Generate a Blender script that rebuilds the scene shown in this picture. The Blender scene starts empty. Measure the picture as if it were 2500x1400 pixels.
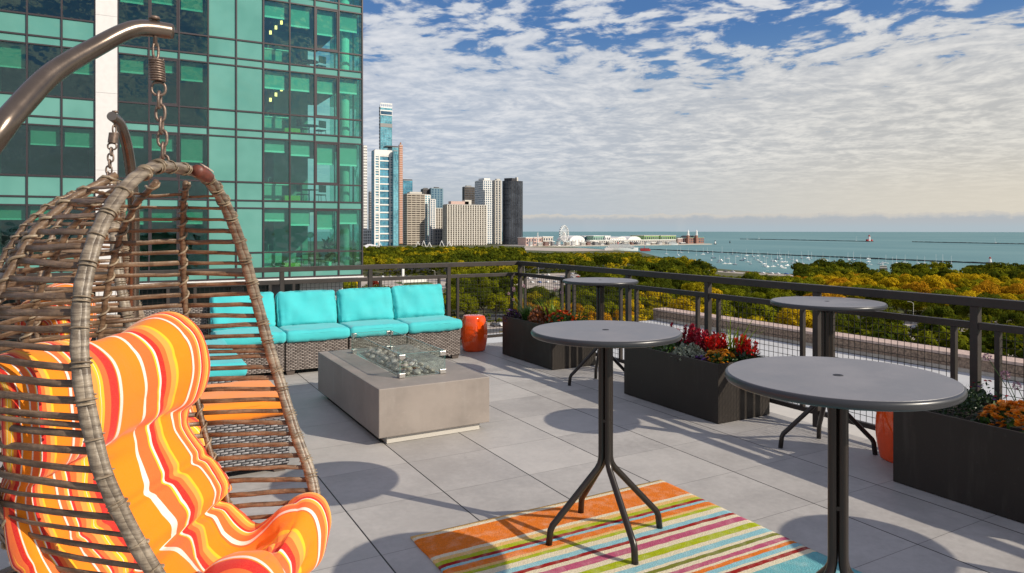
import bpy, math, random
import numpy as np
from mathutils import Vector, Matrix, noise

# ------------------------------------------------------------------ camera, sky, sun, exposure
scn = bpy.context.scene
FPX, CH = 1707.0, 1.58                       # focal length in photo pixels, eye height
ANG = math.atan(959 / 1707.0)                # the terrace grid is turned this far from the view axis
CA, SA = math.cos(ANG), math.sin(ANG)
GZ = -40.0                                   # street level far below the terrace
cam_d = bpy.data.cameras.new("camera"); cam = bpy.data.objects.new("camera", cam_d)
scn.collection.objects.link(cam); scn.camera = cam
cam.location = (0, 0, CH); cam.rotation_euler = (math.radians(90), 0, -ANG)
cam_d.sensor_width = 36; cam_d.lens = FPX / 2500 * 36; cam_d.shift_y = -140 / 2500.0
cam_d.clip_start = 0.05; cam_d.clip_end = 40000
scn.view_settings.view_transform = 'Standard'; scn.view_settings.look = 'None'
scn.view_settings.gamma = 1; scn.view_settings.exposure = 0.0
try: scn.view_settings.use_curve_mapping = False
except Exception: pass
SUN_EL = math.radians(30.6); SUN_AZ = math.atan2(.555, -.832)      # azimuth from +Y towards +X
SUN_STR, SKY_STR = 4.9, 0.10
sd = bpy.data.lights.new("sun", 'SUN'); sun = bpy.data.objects.new("sun", sd); scn.collection.objects.link(sun)
sd.energy = SUN_STR; sd.angle = math.radians(0.5); sd.color = (1, .905, .76)
tosun = Vector((math.sin(SUN_AZ) * math.cos(SUN_EL), math.cos(SUN_AZ) * math.cos(SUN_EL), math.sin(SUN_EL)))
sun.rotation_euler = tosun.to_track_quat('Z', 'Y').to_euler()
scn.cycles.max_bounces = 8; scn.cycles.transparent_max_bounces = 24

class NT:
    """small node-graph helper"""
    def __init__(s, tree): s.t = tree; s.n = tree.nodes; s.l = tree.links
    def new(s, typ, **kw):
        n = s.n.new(typ)
        for k, v in kw.items(): setattr(n, k, v)
        return n
    def put(s, sock, v):
        if hasattr(v, 'is_output'): s.l.new(v, sock)
        elif isinstance(v, (tuple, list)) and len(v) == 3 and sock.type == 'RGBA': sock.default_value = (*v, 1)
        else: sock.default_value = v
    def math(s, op, a, b=0.0, c=0.0, clamp=False):
        n = s.new('ShaderNodeMath', operation=op, use_clamp=clamp)
        s.put(n.inputs[0], a); s.put(n.inputs[1], b); s.put(n.inputs[2], c); return n.outputs[0]
    def vmath(s, op, a, b=(0, 0, 0), sc=None):
        n = s.new('ShaderNodeVectorMath', operation=op); s.put(n.inputs[0], a); s.put(n.inputs[1], b)
        if sc is not None: s.put(n.inputs[3], sc)
        return n.outputs[0]
    def mix(s, f, a, b, bt='MIX'):
        n = s.new('ShaderNodeMix', data_type='RGBA', blend_type=bt)
        s.put(n.inputs[0], f); s.put(n.inputs[6], a); s.put(n.inputs[7], b); return n.outputs[2]
    def smooth(s, v, lo, hi, a=0.0, b=1.0):
        n = s.new('ShaderNodeMapRange', interpolation_type='SMOOTHSTEP')
        s.put(n.inputs[0], v); s.put(n.inputs[1], lo); s.put(n.inputs[2], hi); s.put(n.inputs[3], a); s.put(n.inputs[4], b); return n.outputs[0]
    def noise(s, vec, scale, detail=3, rough=.5, dist=0.0, out=0, w=None):
        n = s.new('ShaderNodeTexNoise')
        if w is not None: n.noise_dimensions = '4D'; n.inputs['W'].default_value = w
        s.put(n.inputs['Vector'], vec); s.put(n.inputs['Scale'], scale); s.put(n.inputs['Detail'], detail)
        s.put(n.inputs['Roughness'], rough); s.put(n.inputs['Distortion'], dist); return n.outputs[out]
    def xyz(s, v):
        n = s.new('ShaderNodeSeparateXYZ'); s.put(n.inputs[0], v); return n.outputs
    def comb(s, x, y, z):
        n = s.new('ShaderNodeCombineXYZ'); s.put(n.inputs[0], x); s.put(n.inputs[1], y); s.put(n.inputs[2], z); return n.outputs[0]
    def ramp(s, f, stops, interp='LINEAR'):
        n = s.new('ShaderNodeValToRGB'); n.color_ramp.interpolation = interp
        e = n.color_ramp.elements
        while len(e) < len(stops): e.new(0.5)
        for i, (p, c) in enumerate(stops): e[i].position = p; e[i].color = (*c, 1)
        s.put(n.inputs[0], f); return n.outputs[0]
    def bump(s, h, strength=.3, dist=.01):
        n = s.new('ShaderNodeBump'); s.put(n.inputs['Height'], h); n.inputs['Strength'].default_value = strength
        n.inputs['Distance'].default_value = dist; return n.outputs[0]

w = bpy.data.worlds.new("World"); scn.world = w; w.use_nodes = True
W_ = NT(w.node_tree); w.node_tree.nodes.clear()
sky = W_.new('ShaderNodeTexSky', sky_type='NISHITA'); sky.sun_disc = False
sky.sun_elevation = SUN_EL; sky.sun_rotation = SUN_AZ; sky.altitude = 200; sky.ozone_density = 2.0; sky.dust_density = .6
dirv = W_.new('ShaderNodeTexCoord').outputs['Generated']
dx, dy, dz = W_.xyz(dirv)
dzp = W_.math('MAXIMUM', dz, 0.0)
den = W_.math('ADD', dzp, 0.085)
# cloud deck: project the view direction on a flat layer; streets of small puffs
px_ = W_.math('DIVIDE', dx, den); py_ = W_.math('DIVIDE', dy, den)
r1 = W_.math('ADD', W_.math('MULTIPLY', px_, .80), W_.math('MULTIPLY', py_, .60))
r2 = W_.math('SUBTRACT', W_.math('MULTIPLY', py_, .80), W_.math('MULTIPLY', px_, .60))
pv = W_.comb(W_.math('MULTIPLY', r1, 1.0), W_.math('MULTIPLY', r2, .95), 0.0)
warp = W_.vmath('SCALE', W_.noise(pv, 1.3, 2, .5, out=1), sc=.35)
pvw = W_.vmath('ADD', pv, warp)
big = W_.noise(pv, .42, 3, .55, w=3.1)
puff = W_.noise(pvw, 5.4, 4, .55, w=1.7)
fine = W_.noise(pvw, 17.0, 4, .6, w=8.2)
v0 = W_.math('ADD', W_.math('MULTIPLY', puff, .72), W_.math('MULTIPLY', fine, .28))
lowcov = W_.smooth(dzp, .30, .06, 0.0, .26)           # the deck closes towards the horizon
cov = W_.math('ADD', W_.math('ADD', v0, W_.math('MULTIPLY', W_.math('SUBTRACT', big, .5), .48)), lowcov)
cov = W_.math('ADD', cov, W_.smooth(dzp, .34, .6, 0.0, .30))  # thicker cloud overhead, out of view, added to lift the shadows
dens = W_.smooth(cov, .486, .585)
# cloud light: grey bellies, bright tops, warmer to the right and near the horizon
lit = W_.smooth(W_.math('ADD', W_.math('MULTIPLY', puff, .6), W_.math('MULTIPLY', fine, .4)), .38, .66)
warmth = W_.smooth(dx, .35, .98)
warmth = W_.math('MULTIPLY', warmth, W_.smooth(dzp, .42, .08))
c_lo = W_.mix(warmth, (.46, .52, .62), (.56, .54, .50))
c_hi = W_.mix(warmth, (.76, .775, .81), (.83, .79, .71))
ccol = W_.mix(lit, c_lo, c_hi); ccol = W_.mix(W_.smooth(dzp, .36, .6), ccol, (.40, .42, .54))  # unseen overhead cloud toned for the shadow fill it gives
skyc = W_.vmath('SCALE', sky.outputs[0], sc=SKY_STR)
skyc = W_.mix(.62, skyc, W_.ramp(dzp, [(0.0, (.36, .48, .60)), (.12, (.20, .38, .60)), (.27, (.040, .165, .46)), (.7, (.03, .10, .32))]))
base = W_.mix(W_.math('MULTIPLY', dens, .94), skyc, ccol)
# veil just above the horizon and a thin line of far cumulus
az = W_.math('ARCTAN2', dx, dy)
veil = W_.smooth(dz, .115, .03)
veilc = W_.mix(W_.smooth(dx, .5, .98), (.48, .53, .58), (.72, .66, .55))
base = W_.mix(W_.math('MULTIPLY', veil, .9), base, veilc)
top_h = W_.math('ADD', .0115, W_.math('MULTIPLY', W_.noise(W_.comb(az, 0, 0), 24, 5, .6), .019))
edge = W_.math('SUBTRACT', top_h, dz)
bandm = W_.math('MULTIPLY', W_.smooth(edge, -.0004, .0012), W_.smooth(W_.noise(W_.comb(az, 0, 5), 9, 3, .5), .28, .45, .35, .9))
bandc = W_.mix(W_.smooth(W_.math('ADD', edge, W_.math('MULTIPLY', W_.math('SUBTRACT', W_.noise(W_.comb(az, W_.math('MULTIPLY', dz, 2.5), 0), 60, 4, .6), .5), .012)), .001, .008),
               (.62, .59, .54), (.43, .47, .51))
bandc = W_.mix(W_.smooth(dz, .012, .001), bandc, (.40, .49, .55))
base = W_.mix(bandm, base, bandc)
base = W_.mix(W_.smooth(dz, -.003, -.02), base, (.16, .2, .2))
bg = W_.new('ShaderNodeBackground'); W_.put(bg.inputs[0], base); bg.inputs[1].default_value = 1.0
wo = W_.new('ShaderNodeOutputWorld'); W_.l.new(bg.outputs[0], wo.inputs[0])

# ------------------------------------------------------------------ helpers
R = random.Random(7)
def W(X, Y, z=0.0):
    """right / forward metres from the eye -> terrace grid"""
    return Vector((X * CA + Y * SA, -X * SA + Y * CA, z))
def at(x, y, Y):
    return W((x - 1250) / FPX * Y, Y, CH - (y - 560) / FPX * Y)
def ground(x, y, z=GZ):
    Y = FPX * (CH - z) / (y - 560.0); return W((x - 1250) / FPX * Y, Y, z)

class MB:
    def __init__(s): s.v = []; s.f = []; s.m = []; s.mi = 0; s.uv = []
    def add(s, vs, fs):
        o = len(s.v); s.v += [tuple(p) for p in vs]
        for f in fs: s.f.append(tuple(i + o for i in f)); s.m.append(s.mi)
        return s
    def box(s, c, d, rz=0.0, M=None):
        x, y, z = d[0] / 2, d[1] / 2, d[2] / 2; vs = []
        cr, sr = math.cos(rz), math.sin(rz)
        for a in (-x, x):
            for b in (-y, y):
                for e in (-z, z):
                    p = Vector((a * cr - b * sr, a * sr + b * cr, e))
                    if M: p = M @ p
                    vs.append((p[0] + c[0], p[1] + c[1], p[2] + c[2]))
        return s.add(vs, [(0, 1, 3, 2), (4, 6, 7, 5), (0, 4, 5, 1), (2, 3, 7, 6), (0, 2, 6, 4), (1, 5, 7, 3)])
    def bx(s, x0, x1, y0, y1, z0, z1):
        return s.box(((x0 + x1) / 2, (y0 + y1) / 2, (z0 + z1) / 2), (x1 - x0, y1 - y0, z1 - z0))
    def tube(s, pts, r, n=8, cap=True, flat=None, up=None):
        pts = [Vector(p) for p in pts]; k = len(pts)
        rs = r if isinstance(r, (list, tuple)) else [r] * k
        T = []
        for i in range(k):
            t = pts[min(i + 1, k - 1)] - pts[max(i - 1, 0)]
            T.append(t.normalized() if t.length > 1e-9 else Vector((0, 0, 1)))
        N = Vector(up) if up is not None else (Vector((0, 0, 1)) if abs(T[0].z) < .9 else Vector((1, 0, 0)))
        vs = []; fx, fy = flat or (1, 1)
        for i in range(k):
            if up is not None: N = Vector(up)
            N = (N - T[i] * N.dot(T[i]))
            if N.length < 1e-6: N = T[i].orthogonal()
            N.normalize(); B = T[i].cross(N)
            for j in range(n):
                a = 2 * math.pi * (j + .5 * (n == 4)) / n
                vs.append(pts[i] + N * math.cos(a) * rs[i] * fx + B * math.sin(a) * rs[i] * fy)
        fs = []
        for i in range(k - 1):
            for j in range(n):
                fs.append((i * n + j, i * n + (j + 1) % n, (i + 1) * n + (j + 1) % n, (i + 1) * n + j))
        if cap: fs.append(tuple(range(n - 1, -1, -1))); fs.append(tuple(range((k - 1) * n, k * n)))
        return s.add(vs, fs)
    def ring(s, c, rad, r, n=40, m=8, ax=(1, 0, 0), ay=(0, 1, 0)):
        ax, ay, c = Vector(ax), Vector(ay), Vector(c); az_ = ax.cross(ay).normalized(); vs = []
        for i in range(n):
            a = 2 * math.pi * i / n; d = ax * math.cos(a) + ay * math.sin(a)
            for j in range(m):
                b = 2 * math.pi * j / m; vs.append(c + d * (rad + r * math.cos(b)) + az_ * r * math.sin(b))
        fs = [(i * m + j, ((i + 1) % n) * m + j, ((i + 1) % n) * m + (j + 1) % m, i * m + (j + 1) % m) for i in range(n) for j in range(m)]
        return s.add(vs, fs)
    def lathe(s, prof, c=(0, 0, 0), n=32, sx=1, sy=1, rot=0.0):
        vs = [(c[0] + r * sx * math.cos(rot + 2 * math.pi * j / n), c[1] + r * sy * math.sin(rot + 2 * math.pi * j / n), c[2] + z) for r, z in prof for j in range(n)]
        k = len(prof); fs = [(i * n + j, i * n + (j + 1) % n, (i + 1) * n + (j + 1) % n, (i + 1) * n + j) for i in range(k - 1) for j in range(n)]
        if prof[0][0] > 1e-6: fs.append(tuple(range(n - 1, -1, -1)))
        if prof[-1][0] > 1e-6: fs.append(tuple(range((k - 1) * n, k * n)))
        return s.add(vs, fs)
    def prism(s, poly, z0, z1):
        n = len(poly); vs = [(p[0], p[1], z0) for p in poly] + [(p[0], p[1], z1) for p in poly]
        return s.add(vs, [tuple(range(n - 1, -1, -1)), tuple(range(n, 2 * n))] + [(i, (i + 1) % n, n + (i + 1) % n, n + i) for i in range(n)])
    def quad(s, a, b, c, d): return s.add([a, b, c, d], [(0, 1, 2, 3)])
    def build(s, name, mats, parent=None, smooth=False, bevel=0.0):
        me = bpy.data.meshes.new(name); me.from_pydata(s.v, [], s.f)
        if not isinstance(mats, (list, tuple)): mats = [mats]
        for m in mats: me.materials.append(m)
        if len(mats) > 1: me.polygons.foreach_set('material_index', s.m)
        if smooth: me.polygons.foreach_set('use_smooth', [True] * len(s.f))
        if s.uv:
            l = me.uv_layers.new(name='UVMap'); idx = [0] * len(me.loops); me.loops.foreach_get('vertex_index', idx)
            l.data.foreach_set('uv', [c for i in idx for c in s.uv[i]])
        me.validate(); me.update()
        o = bpy.data.objects.new(name, me); scn.collection.objects.link(o)
        if bevel:
            b = o.modifiers.new('bevel', 'BEVEL'); b.width = bevel; b.segments = 2; b.limit_method = 'ANGLE'
        if parent is not None:
            o.parent = parent; o.matrix_parent_inverse = PINV(parent)
        return o
def PINV(p):
    m = Matrix.Identity(4); q = p; chain = []
    while q is not None: chain.append(q); q = q.parent
    for q in reversed(chain): m = m @ q.matrix_parent_inverse @ q.matrix_basis if q.parent else m @ q.matrix_basis
    return m.inverted()
def tag(o, label, cat, group=None):
    o['label'] = label; o['category'] = cat
    if group: o['group'] = group
    return o
def thing(name, label, cat, loc=(0, 0, 0), group=None):
    o = bpy.data.objects.new(name, None); scn.collection.objects.link(o); o.location = loc
    o.empty_display_size = .2
    return tag(o, label, cat, group)
def kind(o, k): o['kind'] = k; return o
def dup(root, loc, rz=0.0, sc=1.0, label=None, group=None, mats=None):
    """copy of a thing (built at the origin) with its parts and sub-parts"""
    def rec(o, par):
        c = o.copy(); scn.collection.objects.link(c); c.parent = par
        for ch in o.children: rec(ch, c)
        return c
    r = rec(root, None); r.location = loc; r.rotation_euler = (0, 0, rz); r.scale = (sc, sc, sc) if not isinstance(sc, tuple) else sc
    if label: r['label'] = label
    if group: r['group'] = group
    return r

MATS = {}
def pbr(name, col, rough=.5, metal=0.0, spec=.5, var=0.0, vscale=5.0, bump=0.0, bscale=40.0, coat=0.0, aniso=None, bdist=.004, sheen=0.0):
    if name in MATS: return MATS[name]
    m = bpy.data.materials.new(name); m.use_nodes = True; T = NT(m.node_tree); b = T.n['Principled BSDF']
    b.inputs['Roughness'].default_value = rough; b.inputs['Metallic'].default_value = metal
    b.inputs['Specular IOR Level'].default_value = spec; b.inputs['Coat Weight'].default_value = coat
    if sheen: b.inputs['Sheen Weight'].default_value = sheen
    obj = T.new('ShaderNodeTexCoord').outputs['Object']
    if var:
        n = T.noise(obj, vscale, 5, .6)
        lo = tuple(c * (1 - var) for c in col); hi = tuple(min(1, c * (1 + var)) for c in col)
        T.put(b.inputs['Base Color'], T.mix(T.smooth(n, .3, .7), lo, hi))
        T.put(b.inputs['Roughness'], T.smooth(n, .2, .8, max(.02, rough - .08), min(1, rough + .08)))
    else: b.inputs['Base Color'].default_value = (*col, 1)
    if bump: T.put(b.inputs['Normal'], T.bump(T.noise(obj, bscale, 3, .6), bump, bdist))
    MATS[name] = m; return m
def custom(name):
    m = bpy.data.materials.new(name); m.use_nodes = True; T = NT(m.node_tree); MATS[name] = m
    return m, T, T.n['Principled BSDF']

# ------------------------------------------------------------------ materials
def mk_tiles():
    m, T, b = custom('porcelain_pavers'); ob = T.new('ShaderNodeTexCoord').outputs['Object']; x, y, z = T.xyz(ob)
    gu = T.math('DIVIDE', T.math('SUBTRACT', x, 1.107), .5955); gv = T.math('DIVIDE', T.math('SUBTRACT', y, 2.06), .602)
    du = T.math('MULTIPLY', T.math('ABSOLUTE', T.math('SUBTRACT', gu, T.math('ROUND', gu))), .5955)
    dv = T.math('MULTIPLY', T.math('ABSOLUTE', T.math('SUBTRACT', gv, T.math('ROUND', gv))), .602)
    j1 = T.smooth(du, .0044, .0034); j2 = T.smooth(dv, .0022, .0015)
    cell = T.comb(T.math('FLOOR', gu), T.math('FLOOR', gv), 0)
    wn = T.new('ShaderNodeTexWhiteNoise'); wn.noise_dimensions = '3D'; T.put(wn.inputs[0], cell)
    shift = T.vmath('SCALE', wn.outputs[1], sc=8.0)
    n1 = T.noise(T.vmath('ADD', ob, shift), 2.6, 6, .62); n2 = T.noise(T.vmath('ADD', ob, shift), 26, 4, .7)
    st = T.noise(ob, .9, 4, .6)
    v = T.math('ADD', T.math('MULTIPLY', n1, .6), T.math('MULTIPLY', n2, .4))
    c = T.mix(T.smooth(v, .32, .68), (.325, .306, .288), (.44, .416, .392))
    c = T.mix(T.math('MULTIPLY', T.math('SUBTRACT', wn.outputs[0], .35), .55), c, (.56, .53, .49))
    c = T.mix(T.smooth(st, .48, .72, 0, .45), c, (.30, .28, .265)); st2 = T.noise(ob, 5.5, 5, .7, .6); c = T.mix(T.smooth(st2, .60, .74, 0, .35), c, (.24, .225, .21))
    speck = T.smooth(T.noise(ob, 190, 2, .5), .70, .76)
    c = T.mix(T.math('MULTIPLY', speck, .35), c, (.2, .19, .18))
    c = T.mix(T.math('MULTIPLY', j2, .75), c, (.10, .095, .09)); c = T.mix(j1, c, (.012, .011, .010))
    T.put(b.inputs['Base Color'], c); T.put(b.inputs['Roughness'], T.smooth(v, .3, .7, .5, .66)); b.inputs['Specular IOR Level'].default_value = .45
    h = T.math('SUBTRACT', T.math('MULTIPLY', n2, .12), T.math('ADD', j1, T.math('MULTIPLY', j2, .5)))
    T.put(b.inputs['Normal'], T.bump(h, .5, .003)); return m
def mk_wicker(name, c1, c2, gap_shade, sx=.050, sz=.0165):
    m, T, b = custom(name); ob = T.new('ShaderNodeTexCoord').outputs['Object']; x, y, z = T.xyz(ob)
    u = T.math('DIVIDE', T.math('ADD', x, y), sx)
    row = T.math('DIVIDE', z, sz); ri = T.math('FLOOR', row)
    us = T.math('ADD', u, T.math('MULTIPLY', T.math('MODULO', ri, 2.0), .5))
    a = T.math('SINE', T.math('MULTIPLY', T.math('FRACT', us), math.pi)); bb = T.math('SINE', T.math('MULTIPLY', T.math('FRACT', row), math.pi))
    h = T.math('MULTIPLY', T.math('POWER', T.math('MAXIMUM', a, 0.001), .6), T.math('POWER', T.math('MAXIMUM', bb, 0.001), .7))
    wn = T.new('ShaderNodeTexWhiteNoise'); wn.noise_dimensions = '2D'; T.put(wn.inputs[0], T.comb(T.math('FLOOR', us), ri, 0))
    c = T.mix(wn.outputs[0], c1, c2); c = T.mix(T.smooth(h, .55, .12), c, gap_shade)  # gaps between strands: recess shade put into the colour
    T.put(b.inputs['Base Color'], c); b.inputs['Roughness'].default_value = .38
    b.inputs['Specular IOR Level'].default_value = .6; T.put(b.inputs['Normal'], T.bump(h, 1.0, .008)); return m
def mk_stripes():
    m, T, b = custom('striped_canvas'); uv = T.new('ShaderNodeTexCoord').outputs['UV']; x, y, z = T.xyz(uv)
    O = (.90, .235, .004); OO = (.93, .31, .01); C = (.86, .145, .03); RD = (.66, .012, .014); WH = (.85, .74, .66); Y = (.95, .50, .02); LO = (.93, .33, .06)
    seq = [(.095, O), (.008, C), (.014, WH), (.042, C), (.016, LO), (.008, Y), (.008, WH), (.018, RD), (.034, C), (.034, LO), (.016, Y), (.004, WH), (.014, Y), (.036, C), (.042, RD), (.006, O), (.014, WH),
           (.085, O), (.012, WH), (.05, C), (.008, Y), (.012, WH), (.028, RD), (.03, C), (.03, LO), (.016, Y)]
    tot = sum(s for s, _ in seq); p = 0; stops = []
    for s, c in seq: stops.append((p / tot, c)); p += s
    f = T.math('FRACT', T.math('DIVIDE', x, tot))
    c = T.ramp(f, stops, 'CONSTANT')
    ob = T.new('ShaderNodeTexCoord').outputs['Object']
    wv = T.noise(ob, 420, 2, .6); c = T.mix(T.smooth(wv, .35, .65, 0, .12), c, (.75, .3, .1))
    T.put(b.inputs['Base Color'], c); b.inputs['Roughness'].default_value = .8; b.inputs['Specular IOR Level'].default_value = .2
    b.inputs['Sheen Weight'].default_value = .15
    T.put(b.inputs['Normal'], T.bump(T.math('ADD', T.math('MULTIPLY', wv, .08), T.noise(ob, 9, 3, .5, 1.2)), .35, .01)); return m
def mk_rug():
    m, T, b = custom('striped_rug_pile'); ob = T.new('ShaderNodeTexCoord').outputs['Object']; x, y, z = T.xyz(ob)
    OR = (.80, .20, .02); CR = (.80, .70, .50); PY = (.82, .50, .17); GR = (.42, .48, .01); DR = (.34, .012, .012); LB = (.28, .56, .62); PK = (.52, .10, .19); OL = (.20, .22, .03); TQ = (.16, .46, .50)
    edges = [(0, TQ), (2.240, CR), (2.270, DR), (2.302, CR), (2.318, LB), (2.350, OR), (2.374, CR), (2.394, PK), (2.425, CR), (2.452, OL), (2.482, CR), (2.500, LB), (2.547, CR), (2.580, GR), (2.627, CR), (2.664, PK), (2.714, CR), (2.746, DR), (2.776, LB),
             (2.812, CR), (2.855, GR), (2.885, PY), (2.908, OR), (2.956, LB), (2.978, DR), (3.005, GR), (3.038, PY), (3.070, CR), (3.099, OR), (3.309, CR), (3.340, PY)]
    wob = T.math('MULTIPLY', T.math('SUBTRACT', T.noise(ob, 14, 3, .6), .5), .012)
    f = T.math('DIVIDE', T.math('SUBTRACT', T.math('ADD', y, wob), 2.1), 1.4)
    st = [(max(0, (e - 2.1) / 1.4), c) for e, c in edges]
    c = T.ramp(f, st, 'CONSTANT')
    loop = T.noise(T.vmath('MULTIPLY', ob, (1, 1.6, 1)), 130, 2, .5); big = T.noise(ob, 18, 3, .6)
    c = T.mix(T.smooth(loop, .3, .7, .28, 0), c, (.05, .04, .03)); c = T.mix(T.smooth(big, .4, .8, 0, .18), c, (.9, .85, .7))
    T.put(b.inputs['Base Color'], c); b.inputs['Roughness'].default_value = .95; b.inputs['Specular IOR Level'].default_value = .1
    T.put(b.inputs['Normal'], T.bump(loop, 1.0, .006)); return m
def mk_rattan(name, c1, c2):
    m, T, b = custom(name); ob = T.new('ShaderNodeTexCoord').outputs['Object']
    n1 = T.noise(T.vmath('MULTIPLY', ob, (18, 18, 120)), 1, 4, .65); n2 = T.noise(ob, 7, 3, .6); n3 = T.noise(T.vmath('MULTIPLY', ob, (90, 90, 12)), 1, 3, .6)
    c = T.mix(T.smooth(n1, .35, .65), c1, c2); c = T.mix(T.smooth(n2, .35, .7, 0, .45), c, tuple(v * .55 for v in c1)); c = T.mix(T.smooth(n3, .5, .75, 0, .3), c, tuple(v * .35 for v in c1))
    T.put(b.inputs['Base Color'], c); b.inputs['Roughness'].default_value = .42
    T.put(b.inputs['Normal'], T.bump(T.math('ADD', n1, n3), .5, .003)); return m
def mk_glass(name, tint, refl=.12, rough=0.0, wav=0.0, edge=None):
    m = bpy.data.materials.new(name); m.use_nodes = True; T = NT(m.node_tree); T.n.clear(); MATS[name] = m
    tr = T.new('ShaderNodeBsdfTransparent'); tr.inputs[0].default_value = (*tint, 1)
    gl = T.new('ShaderNodeBsdfGlossy'); gl.inputs['Roughness'].default_value = rough; gl.inputs[0].default_value = (.9, 1, .98, 1)
    lw = T.new('ShaderNodeLayerWeight'); lw.inputs[0].default_value = .5; fz = T.math('ADD', T.math('MULTIPLY', T.math('POWER', lw.outputs['Facing'], 4.0), .85), .02)
    if wav:
        ob = T.new('ShaderNodeTexCoord').outputs['Object']
        nb = T.bump(T.noise(ob, .9, 2, .4), wav, .35); T.l.new(nb, gl.inputs['Normal'])
    mx = T.new('ShaderNodeMixShader'); T.put(mx.inputs[0], T.math('ADD', fz, refl, clamp=True))
    T.l.new(tr.outputs[0], mx.inputs[1]); T.l.new(gl.outputs[0], mx.inputs[2])
    o = T.new('ShaderNodeOutputMaterial'); T.l.new(mx.outputs[0], o.inputs[0]); return m
def mk_leaf(name, cols, trans=.35):
    """leaf colour varies per leaf clump (attribute 'tint') and per plant (object random)"""
    m = bpy.data.materials.new(name); m.use_nodes = True; T = NT(m.node_tree); T.n.clear(); MATS[name] = m
    at_ = T.new('ShaderNodeAttribute'); at_.attribute_name = 'tint'; oi = T.new('ShaderNodeObjectInfo')
    f = T.math('ADD', T.math('MULTIPLY', at_.outputs['Fac'], .75), T.math('MULTIPLY', oi.outputs['Random'], .25))
    c = T.ramp(f, [(i / (len(cols) - 1), c) for i, c in enumerate(cols)])
    d = T.new('ShaderNodeBsdfDiffuse'); t = T.new('ShaderNodeBsdfTranslucent'); T.l.new(c, d.inputs[0])
    T.l.new(T.mix(.5, c, (.5, .45, .02), 'MIX'), t.inputs[0])
    mx = T.new('ShaderNodeMixShader'); mx.inputs[0].default_value = trans; T.l.new(d.outputs[0], mx.inputs[1]); T.l.new(t.outputs[0], mx.inputs[2])
    o = T.new('ShaderNodeOutputMaterial'); T.l.new(mx.outputs[0], o.inputs[0]); return m

M_tile = mk_tiles(); M_stripe = mk_stripes(); M_rug = mk_rug()
M_sofaw = mk_wicker('sofa_wicker', (.15, .115, .098), (.27, .225, .20), (.012, .009, .008))
M_ottow = mk_wicker('ottoman_wicker', (.12, .115, .12), (.27, .26, .265), (.008, .008, .009))
M_ratl = mk_rattan('rattan_light', (.19, .135, .085), (.38, .30, .205)); M_ratd = mk_rattan('rattan_slat', (.105, .060, .034), (.26, .17, .105))
M_ratrim = mk_rattan('rattan_rim', (.13, .098, .070), (.33, .27, .20))
M_rail = pbr('dark_bronze_paint', (.042, .034, .030), .5, spec=.3, var=.12, vscale=8, bump=.05)
M_wire = pbr('wire_grey', (.022, .020, .019), .5, spec=.3)
M_tabrim = pbr('powder_coat_rim', (.035, .036, .040), .34, spec=.5)  # darker than the top face: dark reflections put into the rim colour

M_tableg = pbr('powder_coat_leg', (.028, .021, .017), .3, metal=.2, bump=.08, bscale=500, bdist=.0006)
# pbr('planter_charcoal', (.030, .0255, .0225), .5, spec=.3, var=.22, vscale=3, bump=.25, bscale=160, bdist=.001)
def worn(name, col, dust, rough, spec, sc, amt):
    m, T, b = custom(name); ob = T.new('ShaderNodeTexCoord').outputs['Object']; n = T.noise(ob, sc, 6, .65); n2 = T.noise(T.vmath('MULTIPLY', ob, (sc * 5, sc * 5, sc * .8)), 1, 4, .6); n3 = T.noise(ob, sc * 16, 3, .6)
    c = T.mix(T.smooth(n, .30, .70), tuple(v * .82 for v in col), tuple(v * 1.16 for v in col)); c = T.mix(T.smooth(n2, .52, .78, 0, amt), c, dust); c = T.mix(T.smooth(n3, .62, .74, 0, amt * .6), c, dust)
    T.put(b.inputs['Base Color'], c); T.put(b.inputs['Roughness'], T.smooth(n, .3, .7, rough - .1, rough + .12)); b.inputs['Specular IOR Level'].default_value = spec
    T.put(b.inputs['Normal'], T.bump(n3, .12, .002)); return m
M_planter = worn('planter_worn', (.026, .0205, .0165), (.075, .064, .054), .5, .3, 2.2, .4)
M_tabtop = worn('powder_coat_top', (.200, .194, .202), (.25, .245, .25), .46, .5, 4.0, .3)
M_conc = worn('fire_table_concrete', (.26, .224, .197), (.34, .31, .28), .62, .4, 2.0, .35)
M_steel = pbr('brushed_steel', (.55, .53, .50), .3, metal=.9)
M_turq = pbr('turquoise_canvas', (.05, .49, .51), .8, var=.05, vscale=4, bump=.3, bscale=500, bdist=.0008, sheen=.2)
M_orange = pbr('orange_canvas', (.88, .235, .005), .8, var=.05, vscale=4, bump=.3, bscale=500, bdist=.0008, sheen=.2)
M_stool = pbr('orange_glaze', (.87, .078, .004), .12, coat=.6, var=.05, bump=.03, bscale=8)
M_tube = pbr('bronze_tube', (.16, .125, .10), .27, metal=.75, var=.15, vscale=9, bump=.04, bscale=60)
M_chain = pbr('rusty_chain', (.20, .145, .115), .45, metal=.6, var=.3, vscale=50, bump=.2, bscale=200)
M_leather = pbr('leather_badge', (.15, .042, .026), .5, var=.2, vscale=60)
M_badge = pbr('badge_letter', (.6, .42, .35), .6)
M_peb = pbr('river_pebble', (.22, .20, .175), .38, var=.4, vscale=22, bump=.1, bscale=60)
M_glasscl = mk_glass('fire_guard_glass', (.93, .965, .955), .04)
M_gedge = pbr('glass_edge', (.10, .22, .20), .1)
M_black = pbr('black_feet', (.012, .012, .012), .5)
M_taupe = pbr('taupe_feet', (.09, .07, .06), .5)
M_soil = pbr('soil', (.02, .014, .01), .95, var=.4, vscale=30, bump=.6, bscale=40, bdist=.02)

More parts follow.
